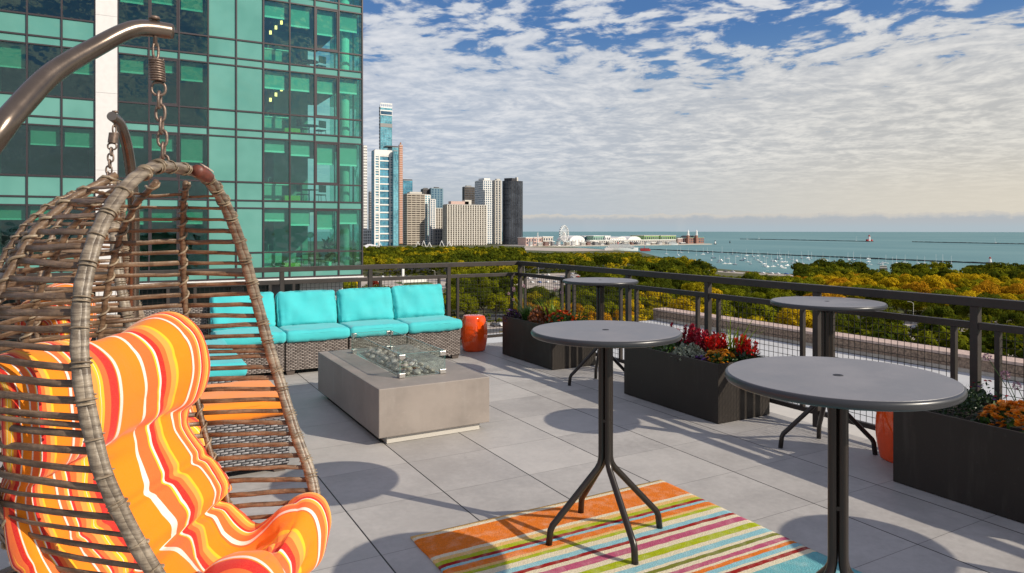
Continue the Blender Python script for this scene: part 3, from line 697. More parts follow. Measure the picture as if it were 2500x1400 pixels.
# planter nearest the corner
grass('spiky_grass', 'tuft of bright green spiky grass at the left end of the corner planter', 'grass tuft', (4.42, 7.42), 210, .30, .75, L_green, .25, .0065)
allium('allium', 'pale pink globe flowers on thin stalks leaning over the left end of the corner planter', (4.42, 7.55), [(4.33, 7.80, .76, .022), (4.40, 7.78, .80, .024), (4.36, 7.72, .83, .022), (4.47, 7.66, .86, .024), (4.30, 7.62, .70, .018), (4.72, 7.30, .83, .026), (4.76, 7.22, .80, .022)], F_pink)
mound('aster', 'purple flowers trailing from the left corner of the corner planter', 'flower', (4.32, 7.66), .10, .12, .13, L_purple, F_vio, 160, 14, .016)
mound('coleus', 'copper and brown leaved coleus in the middle of the corner planter', 'plant', (4.40, 7.12), .15, .17, .22, L_copper, F_gold, 520, 0, .02, .06)
grass('yellow_grass', 'arching yellow grass rising from the middle of the corner planter', 'grass tuft', (4.46, 7.0), 44, .46, .40, L_lime, .30, .009)
mound('begonia', 'orange red flowers spilling over the right half of the corner planter', 'flower', (4.50, 6.83), .17, .19, .19, L_green, F_ored, 260, 70, .026)
mound('calibrachoa', 'small orange flowers at the right end of the corner planter', 'flower', (4.66, 6.70), .12, .10, .13, L_green, F_or, 160, 26, .018)
grass('spiky_grass', 'tuft of green spiky grass at the right end of the corner planter', 'grass tuft', (4.72, 6.85), 120, .24, .7, L_green, .25, .0065)
grass('yellow_grass', 'lime grass at the railing side of the corner planter', 'grass tuft', (4.70, 7.18), 80, .32, .6, L_lime, .5, .007)
# middle planter
mound('orange_daisy', 'low green plant with a few orange flowers at the far end of the middle planter', 'flower', (4.40, 4.98), .14, .16, .12, L_green, F_or, 260, 12, .016)
celosia('dark crimson plumes standing above the middle planter', [(4.55, 4.86), (4.52, 4.74), (4.60, 4.66), (4.50, 4.60), (4.62, 4.80)], F_crim)
mound('dusty_miller', 'silver grey leafy mound at the front rim of the middle planter', 'plant', (4.36, 4.57), .13, .19, .13, L_silver, F_vio, 520, 0, .02, .045)
mound('viola', 'tiny violet flowers at the front rim of the middle planter', 'flower', (4.31, 4.36), .06, .10, .06, L_purple, F_vio, 100, 14, .014)
mound('chrysanthemum', 'orange and gold chrysanthemum mound at the near end of the middle planter', 'flower', (4.42, 4.28), .13, .13, .115, L_green, F_gold, 150, 85, .022)
celosia('bright red plumes at the near end of the middle planter', [(4.60, 4.45), (4.50, 4.42), (4.70, 4.27), (4.66, 4.18)], F_red, (.10, .21))
mound('red_leaf_plant', 'dark leafy plant between the red plumes of the middle planter', 'plant', (4.64, 4.30), .12, .15, .12, L_dk, F_red, 260, 8, .02)
grass('fountain_grass', 'long thin lime green grass blades arching out of the middle planter', 'grass tuft', (4.66, 4.36), 20, .60, .45, L_lime, .42, .0075, (0.10, -.30, 0))
# nearest planter
mound('aster', 'dark leaved plant with violet flowers at the left end of the nearest planter', 'flower', (4.50, 2.36), .20, .22, .19, L_dk, F_vio, 900, 12, .016, .035)
mound('red_bud_plant', 'small dark red buds above the violet flowers in the nearest planter', 'flower', (4.62, 2.32), .12, .16, .22, L_dk, F_crim, 120, 16, .012, .03)
mound('chrysanthemum', 'bright orange chrysanthemum mound in the nearest planter', 'flower', (4.44, 2.02), .17, .22, .15, L_green, F_or, 160, 230, .022)
allium('allium', 'dusty pink globe flowers on tall stalks in the nearest planter', (4.52, 2.02), [(4.62, 2.30, .80, .026), (4.66, 2.22, .70, .03), (4.60, 2.13, .66, .026), (4.66, 1.98, .76, .022)], F_pink)

# ------------------------------------------------------------------ hanging egg chairs
def lerp_tab(t, tab):
    for (a, x), (b_, y) in zip(tab[:-1], tab[1:]):
        if t <= b_: k = (t - a) / (b_ - a); return x + (y - x) * k
    return tab[-1][1]
def smooth_path(pts, n=6):
    pts = [Vector(p) for p in pts]; out = []
    for i in range(len(pts) - 1):
        p0 = pts[max(i - 1, 0)]; p1 = pts[i]; p2 = pts[i + 1]; p3 = pts[min(i + 2, len(pts) - 1)]
        for k in range(n):
            t = k / n; out.append(.5 * ((2 * p1) + (p2 - p0) * t + (2 * p0 - 5 * p1 + 4 * p2 - p3) * t * t + (3 * p1 - p0 - 3 * p2 + p3) * t ** 3))
    out.append(pts[-1]); return out
BT = [(0, .02), (.006, .07), (.02, .125), (.06, .215), (.12, .295), (.2, .36), (.35, .455), (.5, .515), (.65, .54), (.78, .50), (.9, .38), (1, .16)]
def egg_chair(T, th, tip, arm, ringc, labels, grp, detail=True):
    """T: top of the rim, th: facing heading in eye space, tip: end of the arm, arm: centreline of the stand tube (all eye space)"""
    F = Vector((math.cos(th), math.sin(th), 0)); S = Vector((-math.sin(th), math.cos(th), 0)); T = Vector(T)
    def E2W(p): return W(p[0], p[1], p[2])
    def wid(t): return lerp_tab(math.sqrt(max(0, t)), [(0, .004), (.045, .080), (.09, .113), (.14, .148), (.2, .190), (.28, .245), (.36, .295), (.447, .340), (.566, .380), (.693, .390), (.806, .352), (.906, .295), (1, .20)])
    def fwd(t): return -.085 * t + .535 * t * t if t < .7 else .2027 + .30 * (t - .7) - 2.1 * (t - .7) ** 2
    def shell(t, ph, off=0.0):
        w_ = wid(t) + off; bb = lerp_tab(t, BT) + off
        c = T + F * fwd(t) + Vector((0, 0, -1.233 * t))
        return E2W(c + S * (w_ * math.sin(ph)) - F * (bb * math.cos(ph) ** 1.0))
    root = thing('hanging_basket_chair', labels[0], 'hanging chair', E2W((T.x, T.y, 0)), grp)
    basket = bpy.data.objects.new('basket', None); scn.collection.objects.link(basket); basket.parent = root; basket.matrix_parent_inverse = PINV(root)
    # rim
    ts = [(i / 22) ** 2 for i in range(23)]
    rimpts = [shell(q_, -math.pi / 2) for q_ in reversed(ts)] + [shell(q_, math.pi / 2) for q_ in ts[1:]]
    rimpts = smooth_path(rimpts, 7)
    m = MB(); Fw = W(F.x, F.y, 0)
    rr = [.0132 + .0008 * math.sin(i * .9) for i in range(len(rimpts))]
    m.tube(rimpts, rr, 12)
    m.tube([p + Fw * .0105 + Vector((0, 0, .001)) for p in rimpts], .0088, 10)
    o = m.build('rim', M_ratrim, basket, smooth=True)
    acc = 0; last = rimpts[0]; step = .056
    for i in range(1, len(rimpts) - 2):
        acc += (rimpts[i] - last).length; last = rimpts[i]
        if acc > step:
            acc = 0; step = R.choice((.05, .058, .066)); d = (rimpts[i + 1] - rimpts[i - 1]).normalized(); c = rimpts[i] + Fw * .004
            turns = R.choice((1, 2, 2)); nx = (Fw - d * Fw.dot(d)).normalized(); ny = d.cross(nx); sg = R.choice((-1, 1)); m = MB()
            m.tube([c + d * sg * .0078 * k / 20 + nx * math.cos(2 * math.pi * k / 20) * .0158 + ny * math.sin(2 * math.pi * k / 20) * .0134 for k in range(20 * turns + 1)], .0041, 6, True, flat=(.32, 1.0))
            m.build('rim_binding', M_ratl, o, smooth=True)
    # ribs
    PH = [math.radians(a) for a in (-90, -56, -24, 6, 34, 63, 90)]
    for ph in PH[1:-1]:
        pts = [shell(t / 50, ph) for t in range(1, 51)]
        m = MB(); m.tube(pts, .0078, 8); rb = m.build('rib', M_ratd, basket, smooth=True)
        m = MB(); L = 0; hp = []; dense = smooth_path(pts[::2] + [pts[-1]], 12)
        for i in range(1, len(dense) - 1):
            L += (dense[i] - dense[i - 1]).length; d = (dense[i + 1] - dense[i - 1]).normalized(); nx = Fw.cross(d).normalized(); ny = d.cross(nx)
            a = L / .047 * 2 * math.pi; hp.append(dense[i] + nx * math.cos(a) * .0105 + ny * math.sin(a) * .0105)
        m.tube(hp, .0034, 5); m.build('rib_wrap', M_ratl, rb, smooth=True)
    # slats between ribs
    lv = []; z = .045
    while z < .985: lv.append(z); z += .0246
    m = MB()
    for li, t in enumerate(lv):
        for k in range(len(PH) - 1):
            a, b_ = PH[k], PH[k + 1]; j0 = R.uniform(-.003, .003)
            p, q = shell(t + j0, a), shell(t - j0, b_); mid = (p + q) * .5
            if (q - p).length < .02: continue
            out = (mid - shell(t, 0) * .0 - E2W(T + F * (fwd(t) - .1) + Vector((0, 0, -1.233 * t))))
            upv = (shell(max(t - .03, .001), (a + b_) / 2) - shell(min(t + .03, 1), (a + b_) / 2)).normalized()
            bow = out.normalized() * .008; tw = R.uniform(-.25, .25)
            pts = [p, p * .75 + q * .25 + bow * .8 + Vector((0, 0, R.uniform(-.002, .002))), mid + bow, p * .25 + q * .75 + bow * .8 + Vector((0, 0, R.uniform(-.002, .002))), q]
            dd = (q - p).normalized(); upt = (upv + dd.cross(upv) * tw).normalized()
            m.tube(pts, .0065 + R.uniform(-.0007, .0007), 8, True, flat=(1.0, .36), up=upt)
    kind_ = m.build('wicker_slats', M_ratd, basket, smooth=True)
    # horizontal hoop
    for th_ in (.40,):
        m = MB(); m.tube(smooth_path([shell(th_, a, .002) for a in PH], 6), .0055, 6); m.build('hoop', M_ratd, basket, smooth=True)
    if labels[2]:
        m = MB(); c0 = T + F * .024; cc = E2W(c0 + S * .055 + Vector((0, 0, .006))); sx = W(S.x, S.y, 0)
        pts = [E2W(c0 + F * .004 + S * s_ + Vector((0, 0, -.001 - 1.95 * s_ * s_))) for s_ in (.025, .04, .055, .07, .085)]
        m.tube([p + W(F.x, F.y, 0) * -.0005 for p in pts], [.0138, .0152, .0154, .0152, .0138], 18); bd = m.build('leather_badge', M_leather, basket, smooth=True)
        m = MB(); sq = []
        for i in range(60):
            s_ = .030 + .050 * i / 59; an = .9 + .38 * math.sin(i * .55) * (1 if i % 13 else .3); base = c0 + F * .004 + S * s_ + Vector((0, 0, -.001 - 1.95 * s_ * s_)); sq.append(E2W(base + F * .0181 * math.cos(an) + Vector((0, 0, .0181 * math.sin(an)))))
        m.tube(sq, .0009, 4, False); m.build('badge_script', M_badge, bd)
    # suspension
    hang = E2W(T + F * -.036); tipw = E2W(tip); zt = tipw.z - .02
    sus = bpy.data.objects.new('suspension', None); scn.collection.objects.link(sus); sus.parent = root; sus.matrix_parent_inverse = PINV(root)
    zb = T.z + .008
    hx, hy = E2W((arm[0][0] if False else tip[0] - .0, tip[1], 0))[:2]
    ex = E2W(Vector(tip) + Vector((arm[1][0] - tip[0], arm[1][1] - tip[1], 0)).normalized() * .038)
    X, Y = ex.x, ex.y
    def V(z_): return Vector((X + (hang.x - X) * max(0, min(1, (zt - z_) / (zt - zb))), Y + (hang.y - Y) * max(0, min(1, (zt - z_) / (zt - zb))), z_))
    sc_ = (zt - zb) / .285
    z = zt; m = MB(); m.tube([V(z + .045), V(z - .02 * sc_)], .0045, 8); m.lathe([(0.0001, .008), (.010, .006), (.012, 0), (.001, -.001)], (X, Y, zt + .040), 14); m.build('eye_bolt', M_chain, sus, smooth=True)
    def oval(m, c, w_, h_, r_, rot, op=0.0):
        ax = Vector((math.cos(rot), math.sin(rot), 0)); pts = []
        for k in range(25):
            a = op + (2 * math.pi - 2 * op) * k / 24 - math.pi / 2; ca_, sa_ = math.cos(a), math.sin(a)
            pts.append(c + ax * (w_ * math.copysign(abs(ca_) ** .8, ca_)) + Vector((0, 0, h_ * math.copysign(abs(sa_) ** .8, sa_))))
        m.tube(pts, r_, 7, False)
    m = MB(); oval(m, V(z - .030 * sc_), .0075, .018 * sc_, .0030, .7); m.build('chain_link', M_chain, sus, smooth=True)
    z -= .047 * sc_
    m = MB(); hp = []; turns = 9
    for k in range(turns * 14 + 1): a = 2 * math.pi * k / 14; c = V(z - .048 * sc_ * k / (turns * 14)); hp.append(c + Vector((math.cos(a) * .0145, math.sin(a) * .0145, 0)))
    m.tube(hp, .0027, 7); m.build('spring', M_chain, sus, smooth=True)
    z -= .048 * sc_
    m = MB(); oval(m, V(z - .017 * sc_), .0145, .015 * sc_, .0032, ANG * -1 + .3, .0); m.build('spring_hook', M_chain, sus, smooth=True)
    z -= .030 * sc_; n = 6; lh = (z - zb + .012) / n
    for k in range(n):
        m = MB(); oval(m, V(z - lh * (k + .42)), .0098, lh * .66, .0034, (.2 if k % 2 else 1.77) - ANG); m.build('chain_link', M_chain, sus, smooth=True)
    # stand: curved tube and base ring
    path = smooth_path([E2W(p) for p in [tip] + arm], 8); n = len(path)
    stand = MB(); stand.tube(path, [.0178 + .004 * min(1, i / 30) for i in range(n)], 20, True)
    st = stand.build('stand', M_tube, root, smooth=True)
    d = (path[0] - path[1]).normalized(); m = MB(); m.tube([path[0] + d * .0005, path[0] + d * .0012], .0168, 20); m.build('tube_end_cap', pbr('tube_end', (.09, .08, .075), .5), st)
    c = E2W((ringc[0], ringc[1], .021)); m = MB(); m.ring(c, ringc[2], .019, 72, 12); br = m.build('base_ring', M_tube, st, smooth=True)
    # cushion, loose on the basket
    prof = [(-.275, 1.22, .25), (-.25, 1.30, .29), (-.175, 1.335, .315), (-.11, 1.29, .335), (-.09, 1.21, .35), (-.10, 1.13, .34), (-.128, 1.055, .315), (-.105, .99, .33), (-.06, .925, .345), (-.015, .87, .335), (.03, .815, .32), (.072, .775, .325), (.115, .79, .34), (.17, .835, .36), (.228, .850, .368), (.272, .826, .368), (.298, .77, .345), (.28, .70, .31), (.21, .66, .26)]
    dzp_ = T.z - 1.722
    P3 = smooth_path([Vector((f_ - .014 - .03 * max(0, f_), w_, z_)) for f_, z_, w_ in prof], 14); n = len(P3); m = MB(); nu = 112; vs = []; uvs = []
    L = 0
    for i in range(n):
        f_, w_, z_ = P3[i]; a = P3[min(i + 1, n - 1)] - P3[max(i - 1, 0)]; tx = Vector((a.x, a.z)).normalized(); nx_ = Vector((-tx.y, tx.x)) * -1   # outward from body (front side)
        if i: L += math.hypot(P3[i].x - P3[i - 1].x, P3[i].z - P3[i - 1].z)
        nrm = Vector((-tx.y, tx.x))       # perpendicular in the (fwd, z) plane, pointing to the sitter
        s_ = i / (n - 1); ends = min(1, (s_ / .045)) ** .5 * min(1, ((1 - s_) / .05)) ** .5
        S1, S2, S3 = .462, .735, .61; sm = min(abs(L - S1), abs(L - S2)); pinch = 1 - (.10 if L < .6 else .24) * math.exp(-(sm / .02) ** 2) - .10 * math.exp(-(abs(L - S3) / .012) ** 2)
        thk = .140 * (.35 + .65 * ends) * pinch
        for j in range(nu):
            a_ = 2 * math.pi * j / nu; cx_, sx_ = math.cos(a_), math.sin(a_)
            side = w_ * (.55 + .45 * ends) * math.copysign(abs(cx_) ** .72, cx_) * (1 - .035 * (1 - pinch) / .3)
            hgt = thk * .5 * math.copysign(abs(sx_) ** .85, sx_)
            u_ = side / w_; curl = .045 * u_ * u_ * (1 if L < S2 else .2)
            q = Vector((side * 3.2, L * 3.0, 1.7 if sx_ > 0 else 5.1))
            wr = .020 * noise.noise(q) + .012 * noise.noise(q * 2.3)
            rd = (1 - abs(noise.noise(Vector((side * 7 + 3, L * 4.2, 8))) * 1.6)); wr -= .013 * max(0, rd) ** 6 * (1.3 if L > S2 else .35)
            gath = noise.noise(Vector((side * 20, L * 1.5, 0))); dist_p = min(abs(L - S1), abs(L - S2)); wr += .016 * gath * math.exp(-dist_p / .06) + .006 * noise.noise(Vector((side * 34, L * 4, 2))) * math.exp(-dist_p / .03)
            if L > S2: wr += (.030 * math.cos(side * 16 + .9 + 2.2 * (L - S2)) - .008) * min(1, (L - S2) / .07) * (1 if sx_ > 0 else 0)
            else: wr += .010 * math.cos(side * 11 + 2 + (1.8 if L > S1 else 0)) * min(1, dist_p / .06)
            hh = hgt + wr * (abs(sx_) ** .5) * ends
            if sx_ > 0: hh -= ((.013 if L < .6 else .024) * math.exp(-(sm / .017) ** 2) + .012 * math.exp(-(abs(L - S3) / .012) ** 2)) * abs(sx_) ** .5
            tri = 1 - 2 * a_ / math.pi if a_ <= math.pi else -1 + 2 * (a_ - math.pi) / math.pi
            p = Vector((f_, z_ + dzp_)) - nrm * (thk * .5) * .0 + nrm * (hh - thk * .5 + curl)
            vs.append(E2W(T + F * (p.x) + S * side + Vector((0, 0, p.y - T.z))))
            uvs.append((tri * (.335 + .25 * (w_ - .335)) * 2.5 + (.012 if L > S1 else 0) + (.03 if L > S2 else 0) + .022 * noise.noise(Vector((L * 2.1, side * 2, 4))) + .006 * noise.noise(Vector((L * 9, side * 3, 9))) + 1.13, L))
    fs = [(i * nu + j, i * nu + (j + 1) % nu, (i + 1) * nu + (j + 1) % nu, (i + 1) * nu + j) for i in range(n - 1) for j in range(nu)]
    fs += [tuple(range(nu - 1, -1, -1)), tuple(range((n - 1) * nu, n * nu))]
    m.add(vs, fs); m.uv = uvs; cu = m.build('chair_cushion', M_stripe, smooth=True)
    tag(cu, labels[1], 'cushion', 'striped chair cushions'); return root
egg_chair((-.778, 1.635, 1.722), -.07, (-.778, 1.60, 2.032), [(-.835, 1.55, 2.024), (-.885, 1.48, 1.963), (-.920, 1.40, 1.892), (-.935, 1.33, 1.815), (-.945, 1.285, 1.755), (-.985, 1.25, 1.65), (-1.04, 1.23, 1.45), (-1.10, 1.24, 1.15), (-1.14, 1.26, .8), (-1.13, 1.30, .4), (-1.06, 1.36, .12), (-.97, 1.42, .03)], (-.86, 1.72, .52),
          ('nearest wicker egg chair hanging on a chain, filling the left foreground', 'orange, red and yellow striped cushion in the nearest hanging wicker chair', True), 'hanging wicker egg chairs')
egg_chair((-1.475, 2.62, 1.745), math.radians(27), (-1.488, 2.60, 2.0), [(-1.503, 2.68, 1.985), (-1.525, 2.76, 1.93), (-1.55, 2.84, 1.83), (-1.575, 2.91, 1.68), (-1.60, 2.96, 1.45), (-1.615, 2.98, 1.1), (-1.615, 2.98, .6), (-1.60, 2.94, .15), (-1.56, 2.88, .03)], (-1.80, 2.95, .55),
          ('farther wicker egg chair seen through the slats of the nearest one', 'orange and red striped cushion in the farther hanging wicker chair', False), 'hanging wicker egg chairs')

# ------------------------------------------------------------------ glass building
M_green = mk_glass('green_glass', (.57, .89, .79), .09, 0.0, .12); M_greend = mk_glass('dark_green_glass', (.46, .76, .66), .06, 0.0, .12)
m, T_, b_ = custom('spandrel_green'); ob = T_.new('ShaderNodeTexCoord').outputs['Object']
T_.put(b_.inputs['Base Color'], T_.mix(T_.smooth(T_.noise(ob, .35, 3, .6), .35, .65), (.105, .30, .255), (.14, .36, .31))); b_.inputs['Roughness'].default_value = .06; b_.inputs['Specular IOR Level'].default_value = .6
T_.put(b_.inputs['Normal'], T_.bump(T_.noise(ob, .7, 2, .4), .10, .4)); M_span = m
M_mul = pbr('mullion_bronze', (.055, .045, .05), .4, metal=.3); M_white = pbr('white_metal_panel', (.72, .70, .69), .45, var=.03)
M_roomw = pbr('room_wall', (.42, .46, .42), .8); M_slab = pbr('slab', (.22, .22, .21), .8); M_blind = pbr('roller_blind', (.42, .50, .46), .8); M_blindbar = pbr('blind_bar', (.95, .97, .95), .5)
M_col = pbr('concrete_column', (.86, .88, .84), .6); M_dark = pbr('dark_furniture', (.02, .022, .025), .5); M_wood = pbr('yellow_furniture', (.45, .42, .06), .6)
FV = 34.50; ZB = -.41; FH = 3.29
gb = thing('glass_office_building', 'tall green glass building with a white pier, filling the upper left', 'building', (3, FV + 8, GZ))
US = [10.70, 9.51, 8.33, 7.14, 5.93, 4.73, 3.53, 2.33, 1.14, -.05]; UL = [-.89, -2.08, -3.27, -4.46, -5.65, -6.84, -8.03]
KF = range(0, 6); ZT = ZB + FH * 6
# vertical mullions and horizontal transoms
for u in US + UL:
    m = MB(); m.bx(u - .032, u + .032, FV - .06, FV + .10, ZB - .36, ZT); m.build('mullion', M_mul, gb)
for k in range(0, 7):
    z0 = ZB + FH * k
    for (a, c_) in ((US[-1] + .02, US[0] - .02), (UL[-1] + .02, UL[0] - .02)):
        for zz in ((z0 - .34, z0 - .28), (z0 + .01, z0 + .075), (z0 + .86, z0 + .93)):
            m = MB(); m.bx(a, c_, FV - .045, FV + .08, zz[0], zz[1]); m.build('transom', M_mul, gb)
for k in KF:
    z0 = ZB + FH * k
    for i, (p_, q_) in enumerate(zip(US[:-1], US[1:])):
        opaque = i in (4, 5); a, c_ = q_ + .034, p_ - .034
        m = MB(); m.bx(a, c_, FV, FV + .02, z0 - .279, z0 + .009); m.build('spandrel_panel', M_span, gb)
        if opaque:
            m = MB(); m.bx(a, c_, FV, FV + .02, z0 + .076, z0 + .859); m.bx(a, c_, FV, FV + .02, z0 + .931, z0 + FH - .341); m.build('opaque_panel', M_span, gb)
        else:
            m = MB(); m.bx(a, c_, FV + .01, FV + .02, z0 + .076, z0 + .859); m.bx(a, c_, FV + .01, FV + .02, z0 + .931, z0 + FH - .341); wn_ = m.build('window', M_green if i < 4 else M_greend, gb)
            if i in (1, 7):      # opening light with its own dark sash
                m = MB(); g0, g1 = z0 + .931, z0 + FH - .341
                for bb in ((a, a + .07, g0, g1), (c_ - .07, c_, g0, g1), (a + .0705, c_ - .0705, g0, g0 + .07), (a + .0705, c_ - .0705, g1 - .07, g1)): m.bx(bb[0], bb[1], FV - .03, FV + .05, bb[2], bb[3])
                m.build('sash', M_mul, wn_)
            drop = [.80, .95, .75, .62, 0, 0, .9, .62, .7][i] * (1 + .25 * math.sin(k * 2.1 + i)) * (1.0 if k else .75)
            m = MB(); zz1 = z0 + FH - .36; m.bx(a + .06, c_ - .16, FV + .22, FV + .235, zz1 - drop, zz1); bl = m.build('roller_blind', M_blind, wn_)
            m = MB(); m.bx(a + .06, c_ - .16, FV + .215, FV + .24, zz1 - drop - .085, zz1 - drop - .001); m.build('blind_bar', M_blindbar, bl)
    for i, (p_, q_) in enumerate(zip(UL[:-1], UL[1:])):
        a, c_ = q_ + .034, p_ - .034
        m = MB(); m.bx(a, c_, FV, FV + .02, z0 - .279, z0 + .009); m.build('spandrel_panel', M_span, gb)
        m = MB(); m.bx(a, c_, FV, FV + .02, z0 + .076, z0 + .859); m.build('opaque_panel', M_span, gb)
        m = MB(); m.bx(a, c_, FV + .01, FV + .02, z0 + .931, z0 + FH - .341); wn_ = m.build('window', M_greend, gb)
        if (i + k) % 3: 
            dr = .5 + .4 * ((i * 3 + k) % 3) / 2; zz1 = z0 + FH - .36; m = MB(); m.bx(a + .06, c_ - .06, FV + .22, FV + .235, zz1 - dr, zz1); bl = m.build('roller_blind', M_blind, wn_)
            m = MB(); m.bx(a + .06, c_ - .06, FV + .215, FV + .24, zz1 - dr - .06, zz1 - dr - .001); m.build('blind_bar', M_blindbar, bl)
m = MB()
for k in range(0, 7):
    for zz in (ZB + FH * k,): m.bx(-.87, -.07, FV - .12, FV + .3, zz - FH + .01 + 1.2, zz + 1.2)
m.build('white_pier', M_white, gb)
for k in range(0, 7):
    z0 = ZB + FH * k; m = MB(); m.bx(-12, 10.62, FV + .12, FV + 9, z0 - .26, z0 - .02); m.build('floor_slab', M_slab, gb)
m = MB(); m.bx(-12, 9.2, FV + 5.2, FV + 5.4, ZB, ZT); m.build('back_wall', M_roomw, gb)
for u in (8.33 - 1.2, 5.93, 3.5, -.47, -4.5):
    m = MB(); m.bx(u - .08, u + .08, FV + .3 if u < 6 else FV + 3.5, FV + 5.19, ZB, ZT - .4); m.build('partition', M_roomw, gb)
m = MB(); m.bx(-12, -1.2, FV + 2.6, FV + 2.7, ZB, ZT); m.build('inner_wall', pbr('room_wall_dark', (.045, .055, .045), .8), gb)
m = MB()
m.lathe([(.27, ZB), (.27, ZT - .3)], (10.02, FV + .80, 0), 32); m.build('round_column', M_col, gb, smooth=True)
# far side wall of glass so daylight enters the corner rooms
m = MB()
for k in range(0, 6):
    for j in range(5): m.bx(10.60, 10.66, FV + .13 + j * 1.2 - .03, FV + .13 + j * 1.2 + .03, ZB + FH * k, ZB + FH * (k + 1) - .27)
m.build('side_mullion', M_mul, gb)
m = MB(); m.bx(10.64, 10.65, FV + .2, FV + 6, ZB, ZT); m.build('side_glass', M_greend, gb)
# soffit line and recessed lower storeys
m = MB(); m.bx(-12, 10.75, FV - .12, FV + .12, ZB - .43, ZB - .361); m.build('drip_edge', M_white, gb)
m = MB(); m.bx(-12, 10.7, FV + .15, FV + 9, ZB - .60, ZB - .50); m.build('soffit', M_dark, gb)
m = MB(); m.bx(-12, 10.3, FV + 2.2, FV + 12, GZ, ZB - .601); m.build('podium', pbr('podium_dark_glass', (.03, .055, .055), .15), gb)
for u in (-9, -6.2, -3.4, -.6, 2.2, 5.0, 6.9):
    m = MB(); m.bx(u - .3, u + .3, FV + 1.6, FV + 2.1, GZ, ZB - .602); m.build('podium_pillar', pbr('podium_pillar', (.16, .15, .155), .6), gb)
m = MB(); m.bx(8.05, 10.25, FV + 1.9, FV + 2.15, -5.5, ZB - .65); m.build('podium_white_panel', M_white, gb)
# furniture in the rooms
def office_chair(x, y, z, rz, label):
    root = thing('dining_chair', label, 'chair', (x, y, z), 'dark chairs inside the glass building')
    Mz = Matrix.Rotation(rz, 4, 'Z')
    def bx_(m, c, d): m.box(Mz @ Vector(c) + Vector((x, y, z)), d, rz)
    m = MB(); bx_(m, (0, 0, .45), (.46, .44, .05)); m.build('seat', M_dark, root, bevel=.01)
    m = MB(); bx_(m, (0, .22, .75), (.44, .04, .36)); m.build('backrest', M_dark, root, bevel=.02)
    for sx in (-.2, .2):
        for sy in (-.19, .2):
            m = MB(); p = Mz @ Vector((sx, sy, .43)); q = Mz @ Vector((sx * 1.2, sy * 1.2, 0)); o_ = Vector((x, y, z)); m.tube([p + o_, q + o_], .014, 6); m.build('leg', M_dark, root)
nm = ['lowest visible', 'second', 'third', 'fourth', 'topmost visible']
for k in range(0, 5):
    z = ZB + FH * k
    if k == 4: z = ZB + FH * 4
    office_chair(8.05, FV + 1.3, z, 2.0, 'dark chair left of the table on the ' + nm[k] + ' floor of the glass building')
    office_chair(8.95, FV + 1.5, z, 3.5, 'dark chair right of the table on the ' + nm[k] + ' floor of the glass building')
    t = thing('round_table', 'small dark table in the corner room of the ' + nm[k] + ' floor of the glass building', 'table', (8.5, FV + 1.9, z), 'dark tables inside the glass building')
    m = MB(); m.lathe([(0.001, .70), (.48, .70), (.48, .73), (0.001, .73)], (8.5, FV + 1.9, z), 24); m.build('table_top', M_dark, t)
    m = MB(); m.tube([(8.5, FV + 1.9, z), (8.5, FV + 1.9, z + .7)], .03, 8); m.lathe([(.25, 0), (.25, .02), (.03, .03)], (8.5, FV + 1.9, z), 16); m.build('pedestal', M_dark, t)
    if k in (0, 1, 2):
        m = MB(); m.bx(7.3 - .3, 7.75, FV + .5, FV + 1.2, z, z + .34); tag(m.build('low_cabinet', M_wood, bevel=.02), 'low yellow cabinet by the window on the ' + nm[k] + ' floor of the glass building', 'cabinet')
    m = MB(); m.bx(6.05, 6.95, FV + .9, FV + 1.7, z, z + .86); kc = thing('kitchen_counter', 'white topped kitchen counter on the ' + nm[k] + ' floor of the glass building', 'counter', (6.5, FV + 1.3, z), 'kitchen counters inside the glass building'); m.build('cabinet', M_roomw, kc)
    m = MB(); m.bx(6.0, 7.3, FV + .85, FV + 1.75, z + .861, z + .90); m.build('worktop', M_blindbar, kc)
    m = MB(); m.tube([(6.4, FV + 1.4, z + .9), (6.4, FV + 1.4, z + 1.2), (6.47, FV + 1.35, z + 1.26), (6.54, FV + 1.3, z + 1.2)], .015, 6); m.build('tap', M_steel, kc)
M_lamp = bpy.data.materials.new('lit_pendant'); M_lamp.use_nodes = True; e_ = M_lamp.node_tree.nodes['Principled BSDF']; e_.inputs['Emission Color'].default_value = (1, .42, .14, 1); e_.inputs['Emission Strength'].default_value = 5.0
for k, fl in ((2, 'third'), (3, 'fourth'), ):
    for j in range(3):
        x, y, z = 6.45 + .26 * j, FV + 1.1, ZB + FH * (k + 1) + (-1.55 + .28 * j)
        p = thing('pendant_lamp', ('lowest', 'middle', 'highest')[j] + ' lit pendant lamp of the three on the ' + fl + ' floor of the glass building', 'lamp', (x, y, z), 'lit pendant lamps inside the glass building')
        m = MB(); m.box((x, y, z), (.10, .10, .17)); m.build('lamp_shade', M_lamp, p)
        m = MB(); m.tube([(x, y, z + .086), (x, y, ZB + FH * (k + 1) - .27)], .006, 5); m.build('cord', M_dark, p)
x, y, z = 8.35, FV + .95, ZB
p = thing('globe_lamp', 'floor lamp with a white globe in the corner room on the lowest visible floor', 'lamp', (x, y, z))
m = MB(); m.lathe([(.13, 0), (.13, .02), (.012, .03), (.012, 1.55)], (x, y, z), 16); m.build('lamp_stand', M_dark, p)
m = MB(); m.lathe([(max(.0005, .15 * math.sin(a)), 1.70 - .15 * math.cos(a)) for a in [math.pi * i / 14 for i in range(15)]], (x, y, z), 24); m.build('globe', M_col, p, smooth=True)
p = thing('potted_plant', 'leafy dark potted plant in the corner room on the lowest visible floor', 'plant', (9.2, FV + .8, ZB))
m = MB(); m.lathe([(.13, 0), (.17, .35), (.15, .35), (.13, .3)], (9.2, FV + .8, ZB), 16); m.build('pot', M_col, p)
m = MB()
